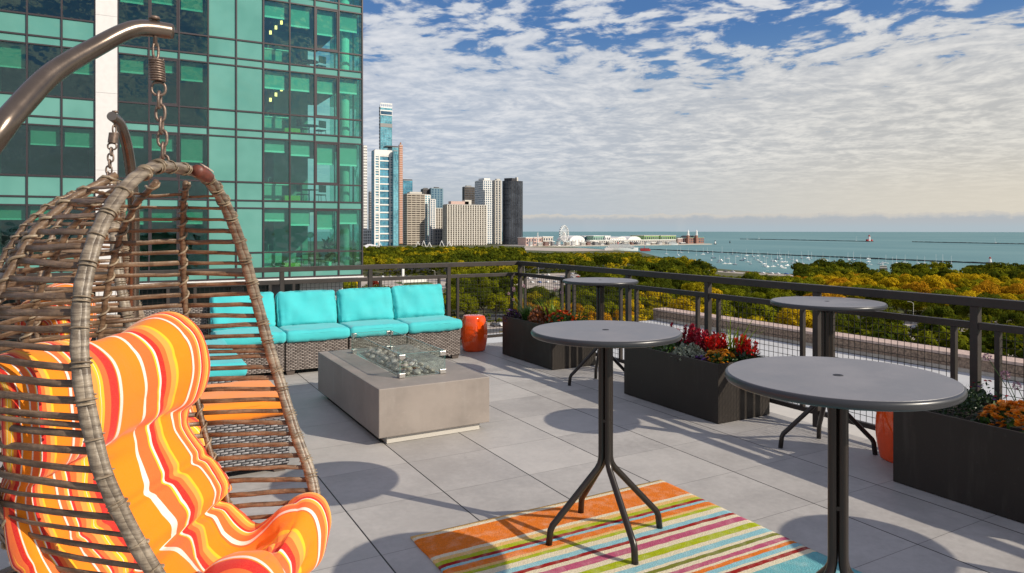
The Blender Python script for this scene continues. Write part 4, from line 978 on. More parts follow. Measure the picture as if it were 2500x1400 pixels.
for i in range(70):
    b0 = Vector((9.2, FV + .8, ZB + R.uniform(.4, 1.35))) + rv() * .12; d = rv(); d.z = abs(d.z) * .8; leafquad(m, b0, d, rv(), .34, .07)
m.build('foliage', L_dk, p)

# ------------------------------------------------------------------ park, lake, neighbouring roof
def onv(x, v):
    Y = v / (CA - SA * (x - 1250) / FPX); X = (x - 1250) / FPX * Y; return X * CA + Y * SA
def dep(p): return p[0] * SA + p[1] * CA
m_, T, b_ = custom('lake_water'); ob = T.new('ShaderNodeTexCoord').outputs['Object']
n1 = T.noise(T.vmath('MULTIPLY', ob, (.004, .0012, 1)), 1, 4, .6); n2 = T.noise(T.vmath('MULTIPLY', ob, (.05, .02, 1)), 1, 4, .65)
T.put(b_.inputs['Base Color'], T.mix(T.smooth(n1, .35, .68), (.078, .205, .213), (.125, .262, .262)))
b_.inputs['Roughness'].default_value = .42; b_.inputs['Specular IOR Level'].default_value = .14
T.put(b_.inputs['Normal'], T.bump(n2, .35, .6)); M_lake = m_
b = MB(); n = 256; c0 = W(0, 0, GZ - 1.2); LR = 12200.0
b.add([c0] + [W(LR * math.sin(2 * math.pi * i / n), LR * math.cos(2 * math.pi * i / n), GZ - 1.2) for i in range(n)], [(0, (i + 1) % n + 1, i + 1) for i in range(n)])
kind(b.build('lake', M_lake), 'structure')
m_, T, b_ = custom('park_ground'); ob = T.new('ShaderNodeTexCoord').outputs['Object']
n1 = T.noise(ob, .02, 4, .6); n2 = T.noise(ob, .3, 4, .6)
c = T.mix(T.smooth(n1, .42, .58), (.050, .070, .016), (.085, .08, .03)); c = T.mix(T.smooth(n2, .45, .7, 0, .5), c, (.12, .10, .05))
T.put(b_.inputs['Base Color'], c); b_.inputs['Roughness'].default_value = .95; M_park = m_
shore = [(1290, 601), (1400, 604), (1470, 609), (1560, 615), (1620, 630), (1735, 655), (1820, 662), (1900, 668), (2050, 673), (2250, 678), (2500, 685), (2900, 700)]
pts = [W(-6000, 2400), W(12, 2400)] + [ground(*p) for p in shore] + [W(2500, 300), W(2500, -600), W(-6000, -600)]
b = MB(); b.prism([(p[0], p[1]) for p in pts][::-1], GZ - 3, GZ); kind(b.build('park_ground', M_park), 'structure')
M_asph = pbr('asphalt', (.075, .075, .08), .9, var=.15, vscale=.08); M_pave = pbr('plaza_paving', (.42, .36, .31), .9, var=.12, vscale=.05); M_grass = pbr('lawn', (.085, .12, .02), .95, var=.25, vscale=.05)
def sheet(name, pxs, mat, h, label=None):
    m = MB(); ps = [ground(x, y) for x, y in pxs]; m.add([(p[0], p[1], GZ + h) for p in ps], [tuple(range(len(ps)))]); o = m.build(name, mat)
    if o.data.polygons[0].normal.z < 0: o.data.flip_normals()
    return kind(o, 'structure')
sheet('shore_drive', [(1700, 658), (1800, 665), (1950, 672), (2150, 678), (2500, 690), (2500, 694), (2150, 682), (1950, 675.5), (1800, 668), (1700, 661)], M_pave, .02)
sheet('plaza', [(860, 676), (1120, 672), (1150, 700), (1150, 745), (860, 760)], M_pave, .02)
sheet('lawn', [(960, 690), (1030, 684), (1060, 694), (1010, 702)], M_grass, .03)
sheet('road', [(940, 653), (1400, 650), (1400, 656), (940, 662)], M_asph, .02)
sheet('parking_lot', [(1255, 672), (1440, 664), (1500, 676), (1500, 700), (1255, 712)], M_pave, .02)
sheet('rail_yard', [(1080, 775), (1420, 755), (1500, 790), (1500, 900), (1060, 900)], M_asph, .02)
sheet('track_bed', [(1080, 792), (1440, 770), (1460, 785), (1080, 812)], M_pave, .03)
sheet('parking_lot', [(1980, 770), (2420, 780), (2560, 830), (2560, 880), (2250, 860), (1950, 810)], M_pave, .02)
sheet('road', [(1440, 664), (1560, 668), (1560, 676), (1440, 672)], M_pave, .03)
sheet('beach_path', [(1280, 604), (1420, 606), (1500, 612), (1380, 614), (1280, 611)], M_pave, .02)
# neighbouring roof and its parapet
RZ = -3.0
q1 = ground(2500, 935, RZ); PU = q1[0]; farY = ground(1585, 755, RZ + .56); VE = farY[1]; VS = q1[1] - 12
nb = thing('neighbour_building', 'flat pale roof with a granite topped parapet seen through the right railing', 'building', (PU - 3, (VE + VS) / 2, GZ))
M_roof = pbr('pale_roof_membrane', (.50, .50, .50), .7, var=.08, vscale=.5); M_gran = pbr('pink_granite', (.50, .37, .31), .75, var=.18, vscale=9, bump=.2, bscale=30); M_rough = pbr('rough_granite', (.30, .21, .15), .9, var=.45, vscale=14, bump=.8, bscale=24, bdist=.03); M_flash = pbr('flashing', (.48, .41, .33), .6, var=.2, vscale=3)
b = MB(); b.bx(12.6, PU + .9, VS, VE, GZ, RZ); b.build('wall', pbr('neighbour_wall', (.32, .25, .2), .85, var=.1), nb)
b = MB(); b.bx(12.7, PU - .002, VS + .1, VE - .32, RZ + .001, RZ + .03); b.build('roof_membrane', M_roof, nb)
b = MB(); b.bx(PU, PU + .8, VS, VE, RZ + .004, RZ + .48); b.build('parapet', M_rough, nb)
b = MB(); b.bx(PU - .10, PU - .002, VS, VE - .35, RZ + .032, RZ + .14); b.build('flashing', M_flash, nb)
b = MB(); k = 0; v = VS
while v < VE: b.bx(PU - .03, PU + .83, v + .006, min(v + 1.5, VE) - .006, RZ + .482, RZ + .58); v += 1.5
b.build('coping', M_gran, nb)

# ------------------------------------------------------------------ skyline
def facade_mat(name, c1, c2, fx, fz, rough=.35):
    """wall with a regular field of panes: pane colour c2 varies pane by pane"""
    m, T, b_ = custom(name); ob = T.new('ShaderNodeTexCoord').outputs['Object']; x, y, z = T.xyz(ob)
    gu = T.math('DIVIDE', T.math('ADD', x, y), fx); gz = T.math('DIVIDE', z, fz)
    wn = T.new('ShaderNodeTexWhiteNoise'); wn.noise_dimensions = '2D'; T.put(wn.inputs[0], T.comb(T.math('FLOOR', gu), T.math('FLOOR', gz), 0))
    big = T.noise(ob, .03, 3, .6)
    c = T.mix(wn.outputs[0], c1, c2); c = T.mix(T.smooth(big, .4, .65, 0, .5), c, tuple(min(1, v * 1.7) for v in c2))
    T.put(b_.inputs['Base Color'], c); b_.inputs['Roughness'].default_value = rough; b_.inputs['Specular IOR Level'].default_value = .22; return m
G_blue = facade_mat('blue_glass', (.03, .13, .21), (.10, .30, .40), 3, 3.6, .22); G_teal = facade_mat('teal_glass', (.04, .17, .23), (.16, .38, .44), 3, 3.6, .22); G_dark = facade_mat('dark_panes', (.014, .020, .032), (.10, .115, .14), 2.6, 3.3, .25)
G_brown = facade_mat('brown_panes', (.014, .011, .009), (.09, .07, .055), 2.6, 3.2, .35); G_navy = facade_mat('navy_glass', (.012, .03, .06), (.06, .13, .20), 3, 3.6, .2)
C_white = pbr('white_concrete', (.78, .765, .73), .7); C_cream = pbr('cream_concrete', (.585, .545, .48), .75); C_beige = pbr('beige_concrete', (.47, .41, .335), .8); C_grey = pbr('grey_concrete', (.30, .29, .28), .8); C_black = pbr('black_metal', (.022, .022, .026), .45); C_rust = pbr('raw_core', (.42, .19, .10), .85); C_pink = pbr('pink_stone', (.58, .40, .34), .8); C_blueg = pbr('blue_metal', (.16, .26, .32), .4)  # cream trim cooled: slight distance haze put into the colour
C_charc = pbr('charcoal_frame', (.045, .043, .048), .5)
FSC = .56
def tower(label, xl, xm, xr, ytop, d, core, trim, floors, bays, style, crown=None, ybase=600, grp='skyline towers'):
    p = W((xm - 1250) / FPX * d, d); u0, v0 = p[0], p[1]; u1 = onv(xr, v0)
    k = (xl - 1250) / FPX; v1 = u0 * (CA - k * SA) / (SA + 0) if False else None
    # solve X/Y = k on the line u = u0
    v1 = u0 * (CA - k * SA) / (k * CA + SA); v1 = max(v1, v0 + 8); v1 = min(v1, v0 + 90)
    H = CH - (ytop - 560) / FPX * d; z0 = GZ
    root = thing('tower', label, 'tower', ((u0 + u1) / 2, (v0 + v1) / 2, z0), grp)
    fh = (H - z0) / floors
    m = MB(); m.bx(u0, u1, v0, v1, z0, H); m.build('facade', core, root)
    e = .5
    if style in ('bands', 'grid', 'fins', 'glass'):
        m = MB(); floors = max(3, int(floors * FSC)); fh = (H - z0) / floors; th = {'bands': .46, 'grid': .34, 'fins': .22, 'glass': .09}[style] * fh; pr = {'bands': .5, 'grid': .45, 'fins': .25, 'glass': .15}[style]
        for i in range(1, floors + 1):
            z = z0 + fh * i; m.bx(u0 - pr, u1 + pr, v0 - pr, v1 + pr, z - th, z)
        m.build('floor_bands', trim, root)
    bays = max(2, int(bays * .62)); bw = (u1 - u0) / bays; wv = {'bands': .12, 'grid': .40, 'fins': .42, 'glass': .07}[style] * bw; pr = {'bands': .3, 'grid': .6, 'fins': .9, 'glass': .2}[style]
    m = MB()
    for i in range(bays + 1): x = u0 + bw * i; m.bx(x - wv / 2, x + wv / 2, v0 - pr, v0 - .01, z0, H + .3)
    nb_ = max(2, int((v1 - v0) / bw))
    for i in range(nb_ + 1): y = v0 + (v1 - v0) * i / nb_; m.bx(u0 - pr, u0 - .01, y - wv / 2, y + wv / 2, z0, H + .3); 
    m.build('piers', trim, root)
    m = MB(); m.bx(u0 + .8, u1 - .8, v0 + .8, v1 - .8, H + .01, H + 1.5); rf = m.build('roof', C_grey, root)
    for (a, c_, hh, mt) in (crown or []):
        xa, xb = u0 + (u1 - u0) * a, u0 + (u1 - u0) * c_; m = MB(); m.bx(xa, xb, v0 + 1.2, v0 + (v1 - v0) * .7, H + .012, H + hh); m.build('rooftop_block', mt, rf if False else root)
    return root, (u0, u1, v0, v1, H, z0, fh)
# far to near
tower('slim white tower at the left end of the skyline, touching the green glass building', 884, 888, 896, 356, 1900, C_grey, C_white, 62, 3, 'bands')
tower('low dark tower between the slim white tower and the tall white tower', 900, 903, 909, 469, 2000, G_dark, C_grey, 40, 3, 'bands')
rt, q = tower('tallest tower of the skyline, blue glass with open white floors near its top', 926.5, 929, 957, 262, 2350, G_teal, C_blueg, 90, 7, 'glass')
u0, u1, v0, v1, H, z0, fh = q
def hz(y, d=2350): return CH - (y - 560) / FPX * d
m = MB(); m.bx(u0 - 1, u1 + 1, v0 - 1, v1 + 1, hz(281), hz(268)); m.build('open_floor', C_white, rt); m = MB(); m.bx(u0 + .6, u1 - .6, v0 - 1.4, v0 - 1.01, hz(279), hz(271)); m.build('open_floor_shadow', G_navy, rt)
m = MB(); m.bx(u0 - .8, u1 + .8, v0 - .8, v1 + .8, hz(310), hz(301)); m.build('dark_floor', C_grey, rt)
m = MB(); [m.bx(u0 + (u1 - u0) * i / 6 - .8, u0 + (u1 - u0) * i / 6 + .8, v0, v0 + 1.6, H, hz(252)) for i in range(7)]; m.bx(u0 - .3, u1 + .3, v0 - .4, v0 + 2, hz(254), hz(251)); m.bx(u0 - .3, u1 + .3, v0 - .3, v0 + 2.1, hz(263), hz(260)); m.build('crown_frame', C_white, rt)
m = MB(); [m.bx(u0 - 3.5, u0 - 1.2, v0 + 3, v0 + 5.5, hz(y + 4), hz(y)) for y in range(262, 366, 8)]; m.bx(u0 - 2.8, u0 - 2.2, v0 + 4, v0 + 4.6, hz(366), hz(256)); m.build('hoist', C_black, rt)
tower('teal glass slab with a dark cap behind the tall white tower', 946, 958, 973, 360, 2200, G_teal, C_blueg, 70, 5, 'glass', [(-.9, .95, 4.5, C_black)])
tower('thin raw orange brown concrete core beside the tall white tower', 973.5, 975.5, 983, 354, 1990, C_rust, C_pink, 80, 2, 'bands', [(.3, .6, 7, C_rust)])
tower('tall white framed tower with blue glass bands, nearest the left of the skyline', 907, 914, 960, 368, 1750, G_blue, C_blueg, 57, 9, 'glass', [(.05, .95, 3, C_white)])
rt2, q2 = tower('glass wing on the right side of the tall white framed tower', 959, 960.5, 972.5, 369, 1760, G_teal, C_blueg, 60, 4, 'glass', grp='skyline towers')
u0, u1, v0, v1, H, z0, fh = (lambda p: p)(None) or (0,) * 7 if False else (onv(914, W((914 - 1250) / FPX * 1750, 1750)[1]), onv(960, W((914 - 1250) / FPX * 1750, 1750)[1]), W((914 - 1250) / FPX * 1750, 1750)[1], 0, 0, 0, 0)
m = MB()
for y in (380, 392, 412, 431, 449, 466, 484, 500, 519, 536, 553, 571, 588): z = CH - (y - 560) / FPX * 1750; m.bx(u0 - .2, u1 + .2, v0 - 1.5, v0 - .65, z - 1.7, z + 1.7)
for fx, hw in ((.02, 1.6), (.25, 1.5), (.82, 1.4), (.985, 2.0)): x = u0 + (u1 - u0) * fx; m.bx(x - hw, x + hw, v0 - 1.7, v0 - .62, GZ, CH + 192 / FPX * 1750)
zq = GZ + 8
while zq < CH + 190 / FPX * 1750: m.bx(u0, u0 + (u1 - u0) * .25, v0 - 1.45, v0 - .6, zq, zq + 2.6); m.bx(u0 + (u1 - u0) * .82, u1, v0 - 1.45, v0 - .6, zq, zq + 2.6); zq += 6.4
m.bx(u0, u1, v0 - 1.9, v0 - .61, CH + 182 / FPX * 1750, CH + 193 / FPX * 1750)
wt = [o for o in scn.objects if o.get('label', '').startswith('tall white framed')][0]; m.build('white_frame', C_white, wt)
tower('flat blue glass tower with a dark cap right of the raw concrete core', 982, 984.5, 1007, 441, 2150, G_blue, C_blueg, 45, 7, 'glass', [(-.02, 1.0, 4, C_black)])
tower('dark brown tower behind the beige banded tower', 1028, 1033, 1050, 462, 2250, G_brown, C_charc, 40, 5, 'grid', [(.2, .7, 4, C_black)])
tower('blue grey glass tower with a stepped top behind the small beige block', 1049, 1053, 1080.5, 460, 2250, G_navy, C_blueg, 42, 7, 'grid', [(.3, .7, 4, C_black)])
tower('pale blue and white tower squeezed right of the beige banded tower', 1034, 1037, 1050, 476, 1900, G_teal, C_white, 42, 4, 'grid')
tower('white gridded block next to the pale blue tower', 1049, 1050.5, 1062.5, 487, 1880, G_navy, C_white, 40, 4, 'grid')
tower('small cream block low in front of the blue grey glass tower', 1061, 1063.5, 1081, 509, 1900, G_brown, C_cream, 26, 5, 'fins')
tower('beige tower with strong horizontal balcony bands', 985, 994, 1037, 474, 1800, G_brown, C_beige, 42, 8, 'bands', [(.15, .85, 6, C_cream)])
tower('dark brown round topped tower behind the wide pale slab', 1129, 1134, 1159, 457, 2150, G_brown, C_charc, 44, 6, 'bands', [(.2, .7, 5, C_grey)])
tower('tall white gridded tower left of the cream tower', 1160, 1180, 1204, 441, 2000, G_navy, C_white, 52, 9, 'grid', [(.1, .7, 7, C_white)])
tower('narrow cream tower between the white gridded tower and the black tower', 1203, 1209, 1223, 441, 1960, G_dark, C_cream, 50, 4, 'fins', [(.3, .9, 5, C_cream)])
tower('wide pale slab with close vertical ribs in the middle of the skyline', 1082, 1092, 1187, 500, 1780, G_brown, C_cream, 36, 26, 'fins', [(.10, .55, 9, C_pink), (.45, .62, 13, C_cream)])
tower('low white and red block at the foot of the slim white tower', 893, 897, 906, 562, 1900, G_dark, C_white, 10, 3, 'grid')
tower('low dark block at the foot of the blue grey glass tower', 1058, 1062, 1080, 560, 1850, G_dark, C_grey, 10, 5, 'grid')
# black rounded tower: curved three lobed plan
dL = 1860; pc = W((1249 - 1250) / FPX * dL, dL + 24); rL = 27.5 / FPX * dL
bt = thing('tower', 'black curved tower at the right end of the skyline', 'tower', (pc[0], pc[1], GZ), 'skyline towers')
ztop = CH - (442 - 560) / FPX * dL; poly = []
for i in range(72):
    a = 2 * math.pi * i / 72; r = rL * (.86 + .14 * math.cos(3 * (a - ANG - .9))); poly.append((pc[0] + r * math.cos(a), pc[1] + r * math.sin(a)))
m = MB(); m.prism(poly, GZ, ztop); m.build('facade', G_dark, bt)
m = MB(); fh = (ztop - GZ) / 56
for i in range(1, 57): m.prism([(pc[0] + (x - pc[0]) * 1.012, pc[1] + (y - pc[1]) * 1.012) for x, y in poly], GZ + fh * i - 1.6, GZ + fh * i)
m.build('floor_bands', pbr('black_band', (.012, .013, .018), .6, spec=.2), bt)
m = MB(); [m.box((x, y, (GZ + ztop) / 2), (.9, .9, ztop - GZ + 1)) for x, y in poly[::3]]; m.build('piers', C_black, bt)
m = MB(); m.box((pc[0] - 2, pc[1], ztop + 4), (30, 24, 8), ANG); m.build('rooftop_block', C_charc, bt)
m = MB(); m.box((pc[0] + 12, pc[1] - 6, ztop + 5.5), (6, 6, 11), ANG); m.build('rooftop_block', C_cream, bt)
# white band-shell trellis and low pavilion roofs in the park
def lowroof(label, x0, x1, y0, y1, d):
    a = at(x0, y0, d); c_ = at(x1, y0, d + 20); t = thing('pavilion_roof', label, 'roof', (a[0], a[1], GZ))
    m = MB(); n = 8; vs = []
    for i in range(n + 1):
        s_ = i / n; p = a.lerp(c_, s_); z = a.z - (y1 - y0) / FPX * d * (.5 + .5 * math.sin(s_ * 7)) * .8
        vs += [(p[0], p[1], z), (p[0] - 6, p[1] + 26, z + 3), (p[0], p[1], z - 1.2), (p[0] - 6, p[1] + 26, z + 1.8)]
    m.add(vs, [q for i in range(n) for q in ((4 * i, 4 * i + 4, 4 * i + 5, 4 * i + 1), (4 * i + 2, 4 * i + 3, 4 * i + 7, 4 * i + 6), (4 * i, 4 * i + 2, 4 * i + 6, 4 * i + 4), (4 * i + 1, 4 * i + 5, 4 * i + 7, 4 * i + 3))])
    m.build('roof_shell', C_white, t)
    m = MB(); [m.tube([(vs[4 * i][0] - 3, vs[4 * i][1] + 10, GZ), (vs[4 * i][0] - 3, vs[4 * i][1] + 10, vs[4 * i][2] + .2)], .4, 6) for i in range(0, n + 1, 2)]; m.build('support', C_grey, t); return t
lowroof('wavy white roof among the trees at the foot of the skyline, beside the green glass building', 884, 934, 612, 621, 1180)
lowroof('silver folded roof below the slim white tower', 892, 930, 600, 606, 1500)
for i, (x, y, h) in enumerate(((925, 590, 12), (1020, 590, 16), (1034, 588, 18), (1048, 592, 14), (1078, 588, 16), (1096, 590, 12))):
    t = thing('pylon', 'white slanted pole structure standing over the trees, number %s from the left' % ['one', 'two', 'three', 'four', 'five', 'six'][i], 'pylon', at(x, y, 1350), 'white slanted poles'); p = at(x, y, 1350)
    m = MB(); m.tube([p, p + W(9, 0, -h - 4)], .7, 6); m.tube([p, p + W(-7, 0, -h - 4)], .6, 6); m.build('pole', C_white, t)

# ------------------------------------------------------------------ pier, wheel, lighthouses, breakwaters
PV = ground(1285, 603)[1]
def pu(x, v=0): return onv(x, PV + v)
def pz(y, x, v=0):
    Y = (PV + v) / (CA - SA * (x - 1250) / FPX); return CH - (y - 560) / FPX * Y
M_pier = pbr('pier_concrete', (.42, .38, .33), .85); M_brick = pbr('pier_brick', (.29, .15, .11), .85); C_greenp = pbr('green_panels', (.22, .36, .14), .6); C_copper = pbr('copper_green', (.20, .36, .27), .6)
m = MB(); m.bx(pu(1282), pu(1738), PV, PV + 150, GZ - 3, GZ + 1.2); kind(m.build('pier_deck', M_pier), 'structure')
def hall(label, x0, x1, yt, v, dpt, col, trim, name='pier_hall', arch=False, cat='building', win=True):
    u0, u1 = pu(x0, v), pu(x1, v); z = pz(yt, x0, v); t = thing(name, label, cat, ((u0 + u1) / 2, PV + v + dpt / 2, GZ + 1.2)); z0 = GZ + 1.2
    if arch:
        m = MB(); n = 16; vs = []
        for i in range(n + 1):
            a = math.pi * i / n; x = (u0 + u1) / 2 - (u1 - u0) / 2 * math.cos(a); zz = z0 + (z - z0) * (.42 + .50 * math.sin(a)); vs += [(x, PV + v, z0), (x, PV + v, zz), (x, PV + v + dpt, zz)]
        m.add(vs, [q for i in range(n) for q in ((3 * i, 3 * i + 3, 3 * i + 4, 3 * i + 1), (3 * i + 1, 3 * i + 4, 3 * i + 5, 3 * i + 2))]); m.build('vault', col, t, smooth=False)
        m = MB(); [m.bx(u0 + (u1 - u0) * f_ - .5, u0 + (u1 - u0) * f_ + .5, PV + v - .6, PV + v - .01, z0, z0 + (z - z0) * .5) for f_ in (.2, .4, .6, .8)]; m.build('piers', trim, t); return t
    m = MB(); m.bx(u0, u1, PV + v, PV + v + dpt, z0, z); m.build('hall_body', col, t)
    m = MB(); m.bx(u0 - 1, u1 + 1, PV + v - 1, PV + v + dpt + 1, z + .01, z + 1.2); m.build('roof', trim, t)
    k = max(3, int((u1 - u0) / 7)); m = MB()
    for i in range(k):
        a = u0 + (u1 - u0) * (i + .22) / k; c_ = u0 + (u1 - u0) * (i + .78) / k; m.bx(a, c_, PV + v - .25, PV + v - .01, z0 + (z - z0) * .18, z0 + (z - z0) * .46); m.bx(a, c_, PV + v - .25, PV + v - .01, z0 + (z - z0) * .58, z0 + (z - z0) * .85)
    if win: m.build('window_band', G_dark, t)
    return t
hall('pink and white brick hall at the left end of the pier', 1284, 1322, 581, 60, 40, C_pink, C_white)
hall('pale low hall with a clutter of roof gear, left of the wheel', 1326, 1350, 579, 60, 40, C_cream, C_white)
m = MB(); m.tube([(pu(1313, 50), PV + 50, GZ), (pu(1313, 50), PV + 50, pz(568, 1313, 50))], 1.0, 8); tag(m.build('chimney', C_white), 'thin white mast standing behind the pink hall on the pier', 'mast')
hall('white tent with a sweeping vaulted roof right of the wheel', 1391, 1428, 574, 60, 60, C_white, C_grey, 'tent', True, 'tent')
hall('grey glass box right of the white tent', 1427, 1450, 578, 70, 40, C_blueg, C_white)
hall('pale green glass and white atrium hall on the pier', 1449, 1476, 577, 40, 60, C_copper, C_white)
hall('white hall with tall openings next to the glass atrium', 1477, 1490, 577, 38, 60, C_white, C_white)
hall('low white terrace building in front of the theatre', 1490, 1524, 583, 34, 40, C_white, C_cream)
hall('white vaulted roof left of the theatre dome', 1503, 1532, 577, 70, 50, C_white, C_grey, 'vault_roof', True)
hall('pale domed theatre roof on the pier', 1533, 1566, 576, 60, 50, C_white, C_pink, 'theatre_dome', True)
hall('left of the two green panelled halls', 1573, 1609, 576, 56, 60, C_greenp, C_cream)
hall('right of the two green panelled halls', 1613, 1650, 576, 56, 60, C_greenp, C_cream)
hall('long low shop row along the front of the pier', 1440, 1650, 588, 24, 14, C_cream, C_white)
hall('low pinkish hall left of the twin towers', 1655, 1676, 583, 50, 40, C_pink, C_white)
hall('brick end hall of the pier with a green roof', 1677, 1719, 581, 44, 50, M_brick, C_copper)
t = hall('dark domed roof between the twin brick towers', 1683, 1702, 574, 50, 40, C_charc, M_brick, 'ballroom', True)
for x, lb in ((1678.5, 'left'), (1699, 'right')):
    u = pu(x, 42); t = thing('brick_tower', lb + ' of the twin brick towers with white cupolas at the end of the pier', 'tower', (u, PV + 42, GZ), 'twin brick towers on the pier'); z1 = pz(575, x, 42); z2 = pz(561, x, 42)
    m = MB(); m.bx(u - 2.8, u + 2.8, PV + 37, PV + 43.5, GZ + 1.2, z1); m.build('shaft', M_brick, t)
    m = MB(); m.bx(u - 3.4, u + 3.4, PV + 36.4, PV + 43.6, z1 + .01, z1 + 1.2); m.lathe([(2.9, 1.21), (2.6, (z2 - z1) * .6), (1.6, (z2 - z1) * .8), (.1, z2 - z1)], (u, PV + 39.5, z1), 10); m.build('cupola', C_white, t)
PCOL = [C_white, C_cream, M_brick, C_grey, C_white, C_pier_ if False else C_beige]
for i in range(22):
    x = 1296 + i * 17.5 + R.uniform(-4, 4); w_ = R.uniform(5, 10)
    hall(['small low white', 'small low cream', 'small low brick', 'small low grey', 'tiny pale', 'tiny beige'][i % 6] + ' shop on the front edge of the pier', x, x + w_, R.uniform(590, 594.5), R.uniform(2, 16), 9, PCOL[i % 6], C_white if i % 2 else C_grey, 'pier_shop', cat='shop')['group'] = 'low shops on the pier'
# Ferris wheel
wc_u = pu(1377, 60); wc = Vector((wc_u, PV + 60, pz(571, 1377, 60))); Yw = dep(wc); WR = 19.0 / FPX * Yw
fw = thing('ferris_wheel', 'white ferris wheel with many gondolas on the pier', 'ferris wheel', (wc[0], wc[1], GZ))
axd = W(math.cos(.95), math.sin(.95)); axd.normalize(); nrm = Vector((-axd.y, axd.x, 0))
m = MB()
for s in (-2.2, 2.2): m.ring(wc + nrm * s, WR, .55, 64, 6, axd, (0, 0, 1)); m.ring(wc + nrm * s, WR * .86, .3, 64, 5, axd, (0, 0, 1))
m.build('wheel_rim', C_white, fw)
m = MB()
for k in range(28):
    a = 2 * math.pi * k / 28; d = axd * math.cos(a) + Vector((0, 0, 1)) * math.sin(a)
    for s in (-2.2, 2.2): m.tube([wc + nrm * s, wc + nrm * s + d * WR], .16, 4)
m.build('spokes', C_white, fw)
m = MB(); m.tube([wc - nrm * 4, wc + nrm * 4], 1.6, 10); m.build('hub', C_white, fw)
for s in (-1, 1):
    for q in (-1, 1): m = MB(); m.tube([wc + nrm * 3.4 * s, Vector((wc.x, wc.y, GZ + 1)) + nrm * 9 * s + axd * 13 * q], .8, 8); m.build('support_leg', C_white, fw)
for k in range(42):
    a = 2 * math.pi * (k + .5) / 42; c_ = wc + (axd * math.cos(a) + Vector((0, 0, 1)) * math.sin(a)) * (WR + 1.2); m = MB(); m.box(c_, (1.9, 1.9, 2.3)); m.build('gondola', G_navy if k % 2 else C_white, fw)
# lighthouses
def lighthouse(label, x, yb, h, base, col, band=None, r=2.2):
    p = ground(x, yb, GZ - 1.2); t = thing('lighthouse', label, 'lighthouse', p)
    m = MB(); m.lathe([(base, -1), (base, 2.0), (base * .9, 2.2)], p, 16); m.build('rock_base', pbr('dark_stone', (.06, .055, .05), .9), t)
    m = MB(); m.lathe([(r, 2.2), (r * .7, h * .75)], p, 14); m.build('tower_shaft', col, t)
    m = MB(); m.lathe([(r * .95, h * .75 + .01), (r * .95, h * .78), (r * .55, h * .79), (r * .55, h * .9), (.05, h)], p, 14); m.build('lantern', band or C_white, t); return t
C_redp = pbr('red_paint', (.40, .03, .025), .5)
lighthouse('red and white lighthouse at the end of the near breakwater', 2417, 645, 9, 4.2, C_white, C_redp, 1.8)
lt = lighthouse('white lighthouse with low red roofed huts on the far breakwater', 2122, 590.5, 24, 14, C_white, C_redp, 4.5); p = ground(2122, 590.5, GZ - 1.2)
m = MB(); m.box(p + W(-6, 0, 5), (7, 7, 6)); m.box(p + W(7, 0, 4.6), (7, 7, 5)); m.build('hut', C_redp, lt)
lighthouse('small white beacon at the end of the pier', 1746, 597, 12, 4, C_white, C_black, 2.2)
lighthouse('tiny dark beacon in open water beyond the pier', 1782, 594, 8, 2, C_black, C_black, 1.4)
M_rock = pbr('breakwater_rock', (.045, .04, .035), .95, var=.5, vscale=.3)
def breakwater(label, pa, pb, w_, h, n=60):
    a, c_ = ground(*pa, GZ - 1.2), ground(*pb, GZ - 1.2); m = MB(); d = (c_ - a).normalized(); s = Vector((-d.y, d.x, 0)); vs = []
    for i in range(n + 1):
        p = a.lerp(c_, i / n); hh = h * R.uniform(.75, 1.15); vs += [p + s * w_ * R.uniform(.9, 1.1) - Vector((0, 0, 1)), p + s * w_ * .4 + Vector((0, 0, hh)), p - s * w_ * .4 + Vector((0, 0, hh)), p - s * w_ * R.uniform(.9, 1.1) - Vector((0, 0, 1))]
    m.add(vs, [q for i in range(n) for q in ((4 * i, 4 * i + 4, 4 * i + 5, 4 * i + 1), (4 * i + 1, 4 * i + 5, 4 * i + 6, 4 * i + 2), (4 * i + 2, 4 * i + 6, 4 * i + 7, 4 * i + 3))]); tag(m.build('breakwater', M_rock), label, 'breakwater')
breakwater('long dark breakwater closing the sailboat harbour', (1560, 609), (2425, 645), 2.0, 1.7)
breakwater('far thin breakwater leading to the white lighthouse', (1808, 584.5), (2125, 590.5), 5, 2.4)
breakwater('far thin breakwater near the right edge of the picture', (2228, 591.5), (2560, 598), 4, 2.2)

# ------------------------------------------------------------------ boats
def hull_mb(L, Bm, D):
    m = MB(); n = 10; vs = []
    for i in range(n + 1):
        t = i / n; x = (t - .5) * L; w_ = Bm / 2 * (math.sin(math.pi * min(1, t * .62 + .36)) ** .8 if t < 1 else 0.02); w_ = Bm / 2 * max(.02, (1 - max(0, (t - .35) / .65) ** 2.2)) * (.82 + .18 * min(1, t / .35)); z = D * (1 + .18 * t * t)
        vs += [(x, -w_, z), (x, -w_ * .7, .1), (x, 0, -.25), (x, w_ * .7, .1), (x, w_, z)]
    fs = [(5 * i + j, 5 * i + j + 5, 5 * i + j + 6, 5 * i + j + 1) for i in range(n) for j in range(4)] + [(5 * i, 5 * i + 4, 5 * i + 9, 5 * i + 5) for i in range(n)] + [(0, 1, 2, 3, 4)]
    m.add(vs, fs); return m
M_hull = pbr('white_hull', (.78, .77, .74), .4); M_hulld = pbr('navy_hull', (.03, .05, .12), .4); M_sailc = pbr('blue_sail_cover', (.03, .08, .28), .7); M_mast = pbr('mast', (.85, .84, .80), .4)
